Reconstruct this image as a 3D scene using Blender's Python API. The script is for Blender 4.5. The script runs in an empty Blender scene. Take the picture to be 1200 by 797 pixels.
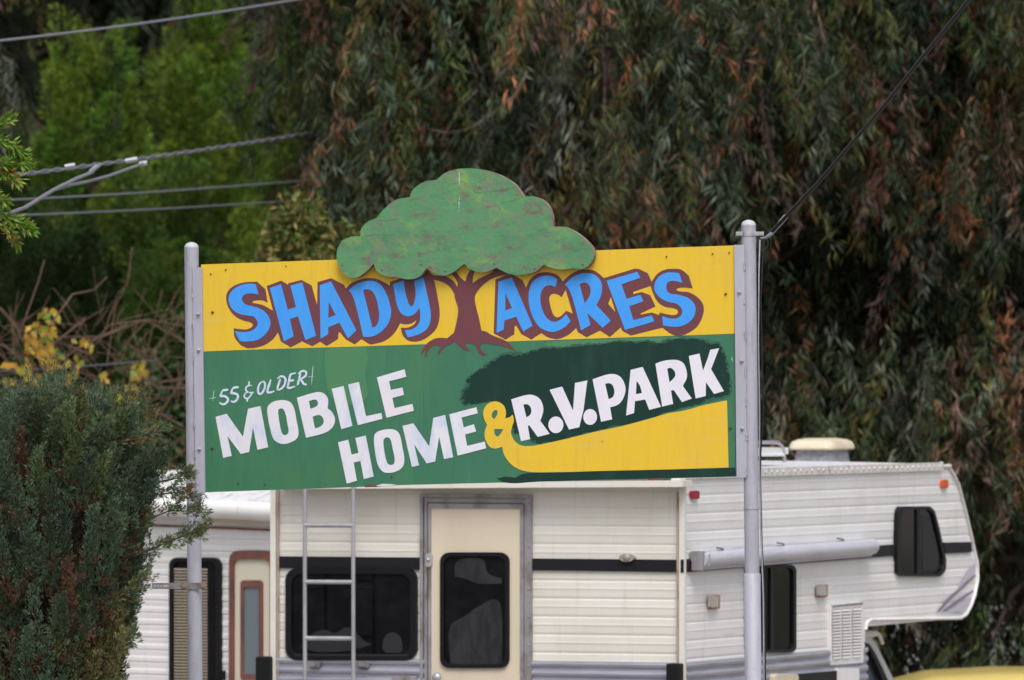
import bpy, math, random
import numpy as np
from mathutils import Vector, Matrix
from mathutils.geometry import tessellate_polygon

# ------------------------------------------------------------------ camera
SC = bpy.context.scene
COL = SC.collection
F = 10250.0            # focal length in photo pixels (photo 1200 wide)
CAMZ = 3.65
PITCH = math.atan((430 - 398.5) / F)
cd = bpy.data.cameras.new('camera'); cam = bpy.data.objects.new('camera', cd); COL.objects.link(cam)
cam.location = (0, 0, CAMZ); cam.rotation_euler = (math.pi / 2 + PITCH, 0, 0)
cd.sensor_width = 36; cd.sensor_fit = 'HORIZONTAL'; cd.lens = F / 1200 * 36
cd.clip_start = 0.5; cd.clip_end = 3000
cd.dof.use_dof = True; cd.dof.focus_distance = 43.9; cd.dof.aperture_fstop = 5.0
SC.camera = cam
# ------------------------------------------------------------------ sky, sun, exposure
w = bpy.data.worlds.new("World"); SC.world = w; w.use_nodes = True
nt = w.node_tree; nt.nodes.clear()
wo = nt.nodes.new('ShaderNodeOutputWorld'); bg = nt.nodes.new('ShaderNodeBackground')
sky = nt.nodes.new('ShaderNodeTexSky'); sky.sky_type = 'NISHITA'; sky.sun_disc = False
SUN_EL, SUN_AZ = math.radians(56), math.radians(172)
sky.sun_elevation = SUN_EL; sky.sun_rotation = SUN_AZ; sky.air_density = 1.0; sky.dust_density = 4.0; sky.ozone_density = 1.0
hs = nt.nodes.new('ShaderNodeHueSaturation'); hs.inputs['Saturation'].default_value = 0.5
nt.links.new(sky.outputs[0], hs.inputs['Color']); nt.links.new(hs.outputs[0], bg.inputs[0])
bg.inputs[1].default_value = 0.11; nt.links.new(bg.outputs[0], wo.inputs[0])
ld = bpy.data.lights.new('sun', 'SUN'); ld.energy = 1.1; ld.angle = math.radians(30); ld.color = (1.0, 0.965, 0.92)
sun = bpy.data.objects.new('sun', ld); COL.objects.link(sun)
sdir = Vector((math.sin(SUN_AZ) * math.cos(SUN_EL), math.cos(SUN_AZ) * math.cos(SUN_EL), math.sin(SUN_EL)))
sun.rotation_euler = sdir.to_track_quat('Z', 'Y').to_euler()
SC.view_settings.view_transform = 'Standard'; SC.view_settings.look = 'None'
SC.view_settings.gamma = 1; SC.view_settings.exposure = 0.6
SC.view_settings.use_curve_mapping = False
SC.render.engine = 'CYCLES'

# ------------------------------------------------------------------ helpers
FW = Vector((0, math.cos(PITCH), math.sin(PITCH))); UPV = Vector((0, -math.sin(PITCH), math.cos(PITCH)))
CAM = Vector((0, 0, CAMZ))
def ray(px, py): return Vector(((px - 600) / F, 0, 0)) + UPV * ((398.5 - py) / F) + FW
def at(px, py, Y):
    r = ray(px, py); return CAM + r * (Y / r.y)
class Plane:
    """a real vertical plane in the scene: origin, horizontal direction, outward normal"""
    def __init__(s, O, a, n): s.O = Vector(O); s.a = Vector(a).normalized(); s.n = Vector(n).normalized()
    def p(s, px, py, off=0.0):
        r = ray(px, py); t = ((s.O + s.n * off - CAM).dot(s.n)) / r.dot(s.n); return CAM + r * t
    def az(s, px, py, off=0.0):
        q = s.p(px, py, off) - s.O; return (q.dot(s.a), q.z)
    def w(s, a, z, off=0.0): v = s.O + s.a * a + s.n * off; return Vector((v.x, v.y, z))

def link(o): COL.objects.link(o); return o
def tag(o, label=None, cat=None, group=None, kind=None):
    if label: o['label'] = label
    if cat: o['category'] = cat
    if group: o['group'] = group
    if kind: o['kind'] = kind
    return o
def thing(name, loc, label, cat, group=None):
    e = bpy.data.objects.new(name, None); e.location = loc; e.empty_display_size = 0.2; link(e)
    return tag(e, label, cat, group)

class MB:
    def __init__(s): s.v = []; s.f = []; s.m = []; s.sm = []; s.cur = 0; s.smooth = False
    def add(s, vs, fs, smooth=None):
        b = len(s.v); s.v += [tuple(x) for x in vs]
        for f in fs:
            s.f.append(tuple(i + b for i in f)); s.m.append(s.cur); s.sm.append(s.smooth if smooth is None else smooth)
    def prism(s, pts, d, holes=()):           # planar polygon pts (world), extruded by vector d
        d = Vector(d); loops = [list(map(Vector, pts))] + [list(map(Vector, h)) for h in holes]
        tri = tessellate_polygon(loops); flat = [p for l in loops for p in l]; n = len(flat)
        fs = [tuple(t) for t in tri]
        if d.length > 1e-9:
            fs += [tuple(i + n for i in reversed(t)) for t in tri]
            k = 0
            for l in loops:
                m = len(l)
                for i in range(m):
                    a, b = k + i, k + (i + 1) % m; fs.append((a, b, b + n, a + n))
                k += m
            flat = flat + [p + d for p in flat]
        s.add(flat, fs)
    def box(s, O, ax, ay, az):                 # corner + three edge vectors
        O, ax, ay, az = map(Vector, (O, ax, ay, az))
        vs = [O, O + ax, O + ax + ay, O + ay]; vs += [v + az for v in vs]
        s.add(vs, [(0, 3, 2, 1), (4, 5, 6, 7), (0, 1, 5, 4), (1, 2, 6, 5), (2, 3, 7, 6), (3, 0, 4, 7)])
    def tube(s, pts, r, n=10, caps=True, smooth=True):
        pts = [Vector(p) for p in pts]; rs = r if isinstance(r, (list, tuple)) else [r] * len(pts)
        vs = []; prev = None
        for i, p in enumerate(pts):
            t = (pts[min(i + 1, len(pts) - 1)] - pts[max(i - 1, 0)])
            t = t.normalized() if t.length > 1e-9 else Vector((0, 0, 1))
            if prev is None: prev = t.orthogonal().normalized()
            x = (prev - t * prev.dot(t)); x = x.normalized() if x.length > 1e-6 else t.orthogonal().normalized()
            prev = x; y = t.cross(x)
            for k in range(n):
                a = 2 * math.pi * k / n; vs.append(p + (x * math.cos(a) + y * math.sin(a)) * rs[i])
        fs = []
        for i in range(len(pts) - 1):
            for k in range(n):
                a = i * n + k; b = i * n + (k + 1) % n; fs.append((a, b, b + n, a + n))
        s.add(vs, fs, smooth)
        if caps:
            s.add(vs[:n], [tuple(range(n - 1, -1, -1))], False); s.add(vs[-n:], [tuple(range(n))], False)
    def dome(s, c, ax, r, h, n=14, rings=5):
        c = Vector(c); ax = Vector(ax).normalized(); pts = []; rr = []
        for i in range(rings + 1):
            t = math.pi / 2 * i / rings; pts.append(c + ax * (h * math.sin(t))); rr.append(max(r * math.cos(t), 1e-4))
        s.tube(pts, rr, n)
    def build(s, name, mats, parent=None, bevel=0.0):
        me = bpy.data.meshes.new(name); me.from_pydata(s.v, [], s.f)
        if not isinstance(mats, (list, tuple)): mats = [mats]
        for m in mats: me.materials.append(m)
        me.polygons.foreach_set('material_index', s.m); me.polygons.foreach_set('use_smooth', s.sm); me.update()
        o = bpy.data.objects.new(name, me); link(o)
        if parent is not None:
            o.parent = parent
            root = parent; off = Vector((0, 0, 0))
            while root is not None: off += root.location; root = root.parent
            o.location = -off
        if bevel > 0:
            b = o.modifiers.new('bevel', 'BEVEL'); b.width = bevel; b.segments = 2; b.limit_method = 'ANGLE'; b.angle_limit = math.radians(40)
        return o

def catenary(pts, n=14):
    out = []
    for i in range(len(pts) - 1):
        for k in range(n): out.append(pts[i].lerp(pts[i + 1], k / n))
    out.append(pts[-1]); return out
# ---- materials
def mat(name, col, rough=0.6, metal=0.0, spec=0.5, noise=None, noise2=None, bump=None, coat=0.0, noise3=None, noise4=None):
    """noise=(colour, scale(xyz), lo, hi) layers of procedural variation; bump=(scale, strength)"""
    m = bpy.data.materials.new(name); m.use_nodes = True; N = m.node_tree.nodes; L = m.node_tree.links
    P = N['Principled BSDF']; P.inputs['Roughness'].default_value = rough; P.inputs['Metallic'].default_value = metal
    P.inputs['Specular IOR Level'].default_value = spec; P.inputs['Coat Weight'].default_value = coat
    P.inputs['Base Color'].default_value = (*col, 1)
    tc = N.new('ShaderNodeTexCoord'); cur = None
    for nz in (noise, noise2, noise3, noise4):
        if not nz: continue
        c2, sc, lo, hi = nz
        mp = N.new('ShaderNodeMapping'); mp.inputs['Scale'].default_value = sc if hasattr(sc, '__len__') else (sc,) * 3
        t = N.new('ShaderNodeTexNoise'); t.inputs['Scale'].default_value = 1; t.inputs['Detail'].default_value = 6; t.inputs['Roughness'].default_value = 0.65
        r = N.new('ShaderNodeMapRange'); r.inputs['From Min'].default_value = lo; r.inputs['From Max'].default_value = hi
        mx = N.new('ShaderNodeMix'); mx.data_type = 'RGBA'
        L.new(tc.outputs['Object'], mp.inputs[0]); L.new(mp.outputs[0], t.inputs[0]); L.new(t.outputs['Fac'], r.inputs['Value'])
        L.new(r.outputs[0], mx.inputs['Factor'])
        if cur: L.new(cur, mx.inputs['A'])
        else: mx.inputs['A'].default_value = (*col, 1)
        mx.inputs['B'].default_value = (*c2, 1); cur = mx.outputs['Result']
    if cur: L.new(cur, P.inputs['Base Color'])
    if bump:
        t = N.new('ShaderNodeTexNoise'); t.inputs['Scale'].default_value = bump[0]; t.inputs['Detail'].default_value = 4
        b = N.new('ShaderNodeBump'); b.inputs['Strength'].default_value = bump[1]; b.inputs['Distance'].default_value = 0.01
        L.new(tc.outputs['Object'], t.inputs[0]); L.new(t.outputs['Fac'], b.inputs['Height']); L.new(b.outputs[0], P.inputs['Normal'])
    return m
def leafmat(name, transl=0.25, rough=0.5, spec=0.3):
    m = bpy.data.materials.new(name); m.use_nodes = True; N = m.node_tree.nodes; L = m.node_tree.links
    P = N['Principled BSDF']; P.inputs['Roughness'].default_value = rough; P.inputs['Specular IOR Level'].default_value = spec
    a = N.new('ShaderNodeAttribute'); a.attribute_name = 'tint'; L.new(a.outputs['Color'], P.inputs['Base Color'])
    T = N.new('ShaderNodeBsdfTranslucent'); L.new(a.outputs['Color'], T.inputs[0])
    mx = N.new('ShaderNodeMixShader'); mx.inputs[0].default_value = transl
    L.new(P.outputs[0], mx.inputs[1]); L.new(T.outputs[0], mx.inputs[2]); L.new(mx.outputs[0], N['Material Output'].inputs[0])
    return m

M = {}
M['board_green'] = mat('board_green', (0.036, 0.165, 0.092), 0.5, noise=((0.058, 0.215, 0.098), (5, 5, 0.8), 0.45, 0.75), noise2=((0.04, 0.15, 0.10), (28, 28, 1.6), 0.50, 0.8), noise3=((0.075, 0.21, 0.13), (40, 40, 2.5), 0.64, 0.85), noise4=((0.062, 0.185, 0.078), (2.2, 2.2, 1.5), 0.52, 0.75))
M['patch_dark'] = mat('patch_dark', (0.004, 0.032, 0.025), 0.6, spec=.3, noise=((0.012, 0.058, 0.040), (9, 9, 2.5), 0.48, 0.78))
M['patch_mid'] = mat('patch_mid', (0.03, 0.115, 0.072), 0.5, noise=((0.02, 0.08, 0.055), (20, 20, 20), 0.4, 0.7))
M['patch_light'] = mat('patch_light', (0.07, 0.22, 0.095), 0.5, noise=((0.06, 0.21, 0.115), (16, 16, 3), 0.4, 0.7))
M['yellow'] = mat('board_yellow', (0.76, 0.50, 0.022), 0.45, noise=((0.72, 0.47, 0.045), (4, 4, 4), 0.4, 0.7), noise2=((0.62, 0.42, 0.04), (30, 30, 3), 0.52, 0.85), noise3=((0.66, 0.50, 0.14), (4, 4, 40), 0.58, 0.8), noise4=((0.52, 0.34, 0.05), (18, 18, 1.2), 0.62, 0.8))
M['maroon'] = mat('maroon', (0.155, 0.04, 0.052), 0.5, noise=((0.13, 0.045, 0.06), (30, 30, 5), 0.4, 0.7))
M['blue'] = mat('blue_paint', (0.045, 0.31, 0.87), 0.45, noise=((0.06, 0.35, 0.85), (20, 20, 5), 0.4, 0.7))
M['white'] = mat('white_paint', (0.72, 0.72, 0.80), 0.5, noise=((0.5, 0.58, 0.76), (9, 9, 5), 0.48, 0.72), noise2=((0.76, 0.70, 0.76), (5, 5, 5), 0.5, 0.7))
M['white2'] = mat('white_paint_thick', (0.76, 0.74, 0.82), 0.5, noise=((0.7, 0.68, 0.8), (9, 9, 5), 0.45, 0.75))
M['white_thin'] = mat('white_paint_thin', (0.40, 0.55, 0.56), 0.5, noise=((0.12, 0.27, 0.2), (60, 60, 60), 0.45, 0.65))
M['white_script'] = mat('white_script', (0.62, 0.70, 0.86), 0.5, noise=((0.38, 0.50, 0.62), (40, 40, 40), 0.5, 0.75))
M['cutout'] = mat('cutout_green', (0.085, 0.27, 0.115), 0.6, noise=((0.065, 0.19, 0.105), (5, 5, 12), 0.45, 0.7), noise2=((0.23, 0.37, 0.085), (7, 7, 9), 0.53, 0.74), noise3=((0.155, 0.20, 0.14), (16, 16, 26), 0.48, 0.68), noise4=((0.15, 0.11, 0.085), (11, 11, 18), 0.55, 0.68), bump=(60, .2))
M['cutout_edge'] = mat('raw_wood_edge', (0.20, 0.10, 0.075), 0.8, noise=((0.30, 0.24, 0.2), (40, 40, 40), 0.4, 0.65))
M['rust'] = mat('chipped_wood', (0.16, 0.05, 0.03), 0.8)
M['galv'] = mat('galvanised_paint', (0.39, 0.39, 0.46), 0.45, 0.0, 0.5, noise=((0.32, 0.32, 0.38), (12, 12, 4), 0.45, 0.7), noise2=((0.46, 0.46, 0.53), (3, 3, 0.5), 0.5, 0.7), noise3=((0.27, 0.25, 0.27), (40, 40, 3), 0.58, 0.72), noise4=((0.25, 0.13, 0.08), (26, 26, 12), 0.68, 0.76), bump=(30, .25))
M['galv2'] = mat('angle_steel_paint', (0.38, 0.37, 0.45), 0.5, noise=((0.44, 0.44, 0.51), (8, 8, 3), 0.4, 0.7))
M['cap_rust'] = mat('post_cap', (0.50, 0.50, 0.54), 0.5, noise=((0.35, 0.17, 0.07), (20, 20, 20), 0.55, 0.7))
M['bolt'] = mat('bolt_steel', (0.25, 0.25, 0.27), 0.4, 0.6)
M['nail'] = mat('rusty_nail', (0.10, 0.055, 0.04), 0.7)
M['siding'] = mat('ivory_siding', (0.73, 0.71, 0.655), 0.38, noise=((0.66, 0.63, 0.56), (2.2, 2.2, 2.5), 0.42, 0.75), noise2=((0.53, 0.48, 0.41), (20, 20, 1.0), 0.58, 0.85), noise3=((0.50, 0.455, 0.39), (3, 3, 60), 0.62, 0.85), bump=(5, .12))
M['siding_s'] = mat('white_siding', (0.815, 0.805, 0.805), 0.35, noise=((0.72, 0.70, 0.68), (1.5, 1.5, 3), 0.45, 0.75), noise2=((0.60, 0.57, 0.53), (22, 22, 1.2), 0.58, 0.82), noise3=((0.5, 0.46, 0.41), (2, 2, 60), 0.63, 0.82), bump=(4, .12))
M['roofwhite'] = mat('roof_white', (0.66, 0.66, 0.68), 0.6, noise=((0.35, 0.33, 0.30), (14, 14, 14), 0.5, 0.72))
M['trimdirty'] = mat('roof_trim', (0.66, 0.64, 0.62), 0.6, noise=((0.34, 0.27, 0.22), (26, 26, 26), 0.54, 0.68))
M['black'] = mat('black_trim', (0.008, 0.008, 0.010), 0.4, spec=.2)
M['stripe'] = mat('stripe_dark', (0.013, 0.012, 0.016), 0.5, spec=.2)
M['rubber'] = mat('rubber', (0.008, 0.008, 0.009), 0.6, spec=.2)
M['glass'] = mat('dark_glass', (0.004, 0.004, 0.006), 0.08, spec=.14, noise=((0.009, 0.009, 0.011), (5, 5, 9), 0.45, 0.7))
M['glass_sky'] = mat('sky_tinted_glass', (0.16, 0.18, 0.25), 0.12)  # blue-grey base colour paints in the sky reflected by the glass
M['inside'] = mat('shade_behind_glass', (0.014, 0.014, 0.017), 0.8)
M['alu'] = mat('aluminium', (0.50, 0.50, 0.54), 0.35, 0.55, noise=((0.33, 0.33, 0.36), (7, 7, 3), 0.45, 0.75))
M['aludoor'] = mat('weathered_aluminium', (0.33, 0.32, 0.34), 0.5, 0.3, noise=((0.19, 0.165, 0.15), (12, 12, 5), 0.48, 0.66))
M['silver'] = mat('silver_band', (0.42, 0.42, 0.50), 0.35, 0.35, noise=((0.30, 0.30, 0.36), (3, 3, 30), 0.4, 0.7))
M['beige'] = mat('beige_door', (0.68, 0.59, 0.46), 0.45, noise=((0.60, 0.52, 0.40), (3, 3, 1), 0.4, 0.7))
M['cream'] = mat('cream_plastic', (0.68, 0.60, 0.46), 0.45, noise=((0.60, 0.50, 0.34), (6, 6, 6), 0.45, 0.7))
M['pinkrust'] = mat('rusty_screw_strip', (0.40, 0.33, 0.29), 0.6, noise=((0.32, 0.17, 0.10), (25, 25, 9), 0.5, 0.66))
M['red'] = mat('red_lens', (0.30, 0.01, 0.03), 0.25)
M['orange'] = mat('orange_lens', (0.62, 0.10, 0.02), 0.25)
M['clear'] = mat('clear_lens', (0.32, 0.30, 0.27), 0.2)
M['graybox'] = mat('plastic_grey', (0.42, 0.40, 0.37), 0.5)
M['copper'] = mat('rusty_seal', (0.35, 0.16, 0.10), 0.7)
M['purple'] = mat('graphic_violet', (0.24, 0.19, 0.27), 0.5)
M['lilac'] = mat('graphic_lilac', (0.52, 0.50, 0.58), 0.5)
M['tar'] = mat('roof_sealant', (0.20, 0.21, 0.24), 0.7, noise=((0.34, 0.34, 0.36), (30, 30, 30), 0.4, 0.6))
M['brownframe'] = mat('brown_frame', (0.20, 0.075, 0.055), 0.5, noise=((0.11, 0.05, 0.045), (10, 10, 4), 0.45, 0.65))
M['frost'] = mat('frosted_glass', (0.15, 0.19, 0.22), 0.25)
M['slat'] = mat('blind_slat', (0.34, 0.29, 0.22), 0.5)
M['rvcream'] = mat('cream_door', (0.68, 0.63, 0.51), 0.45)
M['bluetarp'] = mat('pale_blue_metal', (0.45, 0.52, 0.66), 0.5)
M['wire'] = mat('wire_grey', (0.24, 0.245, 0.28), 0.5, 0.3)
M['wire_b'] = mat('wire_blue', (0.13, 0.15, 0.20), 0.5)
M['cable'] = mat('black_cable', (0.012, 0.012, 0.014), 0.4)
M['bark'] = mat('bark_red', (0.07, 0.042, 0.034), 0.8, noise=((0.12, 0.08, 0.065), (5, 5, 2), 0.4, 0.7), bump=(12, 0.6))
M['twig'] = mat('dry_twig', (0.11, 0.055, 0.038), 0.8, noise=((0.16, 0.10, 0.075), (6, 6, 6), 0.4, 0.6))
M['limb'] = mat('pale_limb', (0.20, 0.15, 0.12), 0.8, noise=((0.12, 0.08, 0.06), (6, 6, 3), 0.45, 0.7))
M['core'] = mat('bark_dark', (0.05, 0.032, 0.022), 0.9)
M['leaf'] = leafmat('leaf'); M['needle'] = leafmat('needle', 0.2, 0.6, 0.2); M['juniper'] = leafmat('juniper', 0.12, 0.6, 0.25)
M['yleaf'] = leafmat('yellow_leaf', 0.35)
M['truck'] = mat('truck_paint', (0.62, 0.62, 0.66), 0.25, coat=0.4)
M['yellowcar'] = mat('yellow_car_paint', (0.70, 0.55, 0.16), 0.3, noise=((0.60, 0.48, 0.18), (2, 2, 2), 0.4, 0.7), coat=0.4)
M['gravel'] = mat('gravel', (0.24, 0.21, 0.18), 0.9, noise=((0.34, 0.31, 0.27), (3, 3, 3), 0.4, 0.6), noise2=((0.13, 0.12, 0.10), (40, 40, 40), 0.5, 0.7), bump=(60, 0.5))
M['asphalt'] = mat('asphalt', (0.05, 0.05, 0.052), 0.85, noise=((0.07, 0.07, 0.07), (30, 30, 30), 0.4, 0.7))
M['grass'] = mat('grass_ground', (0.05, 0.07, 0.025), 0.9, noise=((0.10, 0.09, 0.05), (2, 2, 2), 0.4, 0.6))

# ---- 2D outlines traced as painted shapes; "c" suffix entries: (x, y) corner, (x, y, 1) smooth
def outline(pts, ox, oy, s, steps=5):
    P = [(ox + p[0] / s, oy + p[1] / s, len(p) > 2) for p in pts]; n = len(P); out = []
    def tan(i):
        a, b, c = P[(i - 1) % n], P[i], P[(i + 1) % n]
        if not b[2]: return None
        tx, ty = c[0] - a[0], c[1] - a[1]; l = math.hypot(tx, ty) or 1; return tx / l, ty / l
    for i in range(n):
        a, b = P[i], P[(i + 1) % n]; ta, tb = tan(i), tan((i + 1) % n); out.append((a[0], a[1]))
        if ta is None and tb is None: continue
        d = math.hypot(b[0] - a[0], b[1] - a[1]) / 3
        c1 = (a[0] + ta[0] * d, a[1] + ta[1] * d) if ta else (a[0] + (b[0] - a[0]) / 3, a[1] + (b[1] - a[1]) / 3)
        c2 = (b[0] - tb[0] * d, b[1] - tb[1] * d) if tb else (b[0] - (b[0] - a[0]) / 3, b[1] - (b[1] - a[1]) / 3)
        for k in range(1, steps):
            t = k / steps; u = 1 - t
            out.append(tuple(u ** 3 * a[j] + 3 * u * u * t * c1[j] + 3 * u * t * t * c2[j] + t ** 3 * b[j] for j in (0, 1)))
    return out
def S(txt):   # "x,y x,y~ ..." -> tuples
    r = []
    for t in txt.split():
        sm = t.endswith('~'); x, y = t.rstrip('~').split(','); r.append((float(x), float(y), 1) if sm else (float(x), float(y)))
    return r
A = 9.963
VW = dict(V1=(260, 325, A), V2=(350, 325, A), V3=(440, 320, A), V4=(570, 318, A), V5=(650, 315, A), V6=(720, 310, A),
          W1=(245, 460, A), W2=(340, 430, 7.97), W3=(390, 475, 7.97), W4=(475, 465, 8.859), W5=(590, 440, A), W6=(670, 420, A),
          W7=(750, 400, A), W8=(245, 425, 9.23), X1=(385, 190, 5.494), X2=(535, 190, 5.494), X3=(480, 310, 7.243),
          X4=(535, 390, 7.059), X5=(700, 380, 7.059), X6=(555, 455, 6.644), X7=(700, 460, 6.0), PX=(0, 0, 1.0))
def multi(txt):   # "V1: pts V2: pts" -> list in photo px w/ smooth flags
    out = []; v = None
    for t in txt.split():
        if t.endswith(':'): v = VW[t[:-1]]; continue
        sm = t.endswith('~'); x, y = map(float, t.rstrip('~').split(','))
        q = (v[0] + x / v[2], v[1] + y / v[2]); out.append(q + (1,) if sm else q)
    return out
def shape(txt): return outline(multi(txt), 0, 0, 1)

# ================================================================== SETTING
def sheet(name, x0, x1, y0, y1, z, m, nx=1):
    b = MB(); b.add([(x0, y0, z), (x1, y0, z), (x1, y1, z), (x0, y1, z)], [(0, 1, 2, 3)]); o = b.build(name, m); tag(o, kind='structure'); return o
sheet('ground', -1200, 1200, -300, 2200, 0.0, M['gravel'])
sheet('road', -300, 300, 20, 32, 0.004, M['asphalt'])
sheet('verge', -300, 300, 66, 140, 0.004, M['grass'])
rng = np.random.default_rng(7)

def leaf_mesh(name, base, d, side, L, W, col, m, parent, mid=0.42):
    """one rhombic leaf per row, all in one mesh with its own colour per leaf"""
    n = len(base); L = L[:, None]; W = W[:, None]
    v = np.empty((n, 4, 3)); v[:, 0] = base; v[:, 1] = base + d * L * mid + side * W / 2; v[:, 2] = base + d * L; v[:, 3] = base + d * L * mid - side * W / 2
    off = Vector((0, 0, 0)); root = parent
    while root is not None: off += root.location; root = root.parent
    me = bpy.data.meshes.new(name)
    me.vertices.add(4 * n); me.vertices.foreach_set('co', (v.reshape(-1, 3)).astype(np.float32).ravel())
    me.loops.add(4 * n); me.loops.foreach_set('vertex_index', np.arange(4 * n, dtype=np.int32))
    me.polygons.add(n); me.polygons.foreach_set('loop_start', np.arange(0, 4 * n, 4, dtype=np.int32))
    me.update(calc_edges=True)
    at_ = me.attributes.new('tint', 'FLOAT_COLOR', 'FACE')
    c = np.ones((n, 4), np.float32); c[:, :3] = col; at_.data.foreach_set('color', c.ravel())
    me.materials.append(m)
    o = bpy.data.objects.new(name, me); link(o); o.parent = parent; o.location = -off
    return o
def unit(a): return a / np.maximum(np.linalg.norm(a, axis=-1, keepdims=True), 1e-9)
def perp(d, r):
    q = r.normal(size=d.shape); q = q - d * np.sum(q * d, axis=1, keepdims=True); return unit(q)

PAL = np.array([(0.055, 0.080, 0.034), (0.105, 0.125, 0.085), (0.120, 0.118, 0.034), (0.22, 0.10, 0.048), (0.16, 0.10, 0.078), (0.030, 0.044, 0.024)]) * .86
def eucalypt(name, label, group, cx, cy, trunk_h, boughs, seed, per=26, weights=None, lean=0.0, leaf=(0.06, 0.125), colk=.95, limbs=None):
    r = np.random.default_rng(seed)
    root = thing(name, (cx, cy, 0), label, 'tree', group)
    tb = MB(); rr = random.Random(seed)
    tp = [Vector((cx, cy, 0))]
    for i in range(1, 9): tp.append(Vector((cx + lean * i / 8 + rr.uniform(-.12, .12), cy + rr.uniform(-.1, .1), trunk_h * i / 8)))
    tb.tube(tp, [0.26 - 0.024 * i for i in range(9)], 12)
    B = []; D = []; SD = []; LL = []; WW = []; CC = []
    for bi, (bx, by, bz, sz, wt) in enumerate(boughs):
        c = Vector((bx, by, bz))
        if bi % 3 == 0:     # a limb out to this bough
            k = min(8, max(2, int((bz / trunk_h) * 8 - 1))); st = tp[k]
            mid = (st + c) / 2 + Vector((rr.uniform(-.3, .3), rr.uniform(-.2, .2), rr.uniform(.1, .6)))
            pts = [st.lerp(mid, t / 4).lerp(mid.lerp(c, t / 4), t / 4) for t in range(5)]
            tb.tube(pts, [0.05, 0.04, 0.03, 0.02, 0.008], 6, caps=False)
        wv = PW[wt]
        ns = max(4, int(per * sz)); so = r.normal(size=(ns, 3)) * np.array([.26, .26, .22]) * sz
        hb = r.normal(size=3) * .08 + r.uniform(.55, 1.7)
        for s_ in range(ns):
            st = np.array([bx, by, bz]) + so[s_]; ln = r.uniform(.35, 1.0) * (0.6 + .5 * sz)
            nt_ = max(2, int(ln / .075)); per_t = 10 if leaf[1] < .15 else 8; nl = nt_ * per_t
            t = np.repeat(np.linspace(0.05, 1, nt_), per_t); sway = r.normal(size=3) * np.array([.2, .2, 0]); arc = np.array([so[s_][0], so[s_][1], 0]) * 0.6
            p = st + np.outer(t, (0, 0, -ln)) + np.outer(t ** 2, sway) + np.outer(np.sin(t * 2.2), arc)
            kc = r.choice(len(PAL), p=wv); base = PAL[kc] * hb
            tuft = np.repeat(r.normal(size=(nt_, 3)) * np.array([.42, .42, .2]), per_t, axis=0)
            dd = np.zeros((nl, 3)); dd[:, 2] = -1.0; dd += tuft + r.normal(size=(nl, 3)) * np.array([.36, .36, .25]); dd = unit(dd)
            B.append(p + r.normal(size=(nl, 3)) * .025); D.append(dd); L_ = r.uniform(leaf[0], leaf[1], nl); LL.append(L_); WW.append(L_ * r.uniform(.12, .20, nl))
            tb_ = np.repeat(r.uniform(.75, 1.35, nt_), per_t)[:, None]
            c_ = base * tb_ * r.uniform(.75, 1.3, size=(nl, 1))
            sw = np.repeat(r.random(nt_) < .10, per_t); c_[sw] = PAL[r.choice(len(PAL), size=sw.sum(), p=wv)] * 1.2
            CC.append(np.clip(c_, 0.004, .5) * colk)
            if s_ % 9 == 0:
                q = p[::per_t * 2]
                if len(q) > 1: tb.tube([Vector(x) for x in q], [0.005] * len(q), 3, caps=False)
    for q_, rad_ in (limbs or ()):
        tb.cur = 1; tb.tube(catenary([at(*c_) for c_ in q_], 3), rad_, 6, caps=False); tb.cur = 0
    tb.build('trunk', [M['bark'], M['limb']], root)
    B = np.concatenate(B); D = np.concatenate(D)
    leaf_mesh('crown', B, D, perp(D, r), np.concatenate(LL), np.concatenate(WW), np.concatenate(CC), M['leaf'], root)
    return root
#               green grey olive rust pink dark
PW = dict(g=[.38, .27, .12, .03, .05, .15], y=[.26, .17, .34, .10, .06, .07], r=[.20, .14, .17, .27, .19, .03], k=[.27, .10, .06, .01, .07, .49], s=[.12, .74, .03, .0, .03, .08], b=[.22, .18, .18, .05, .17, .20])

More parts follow.
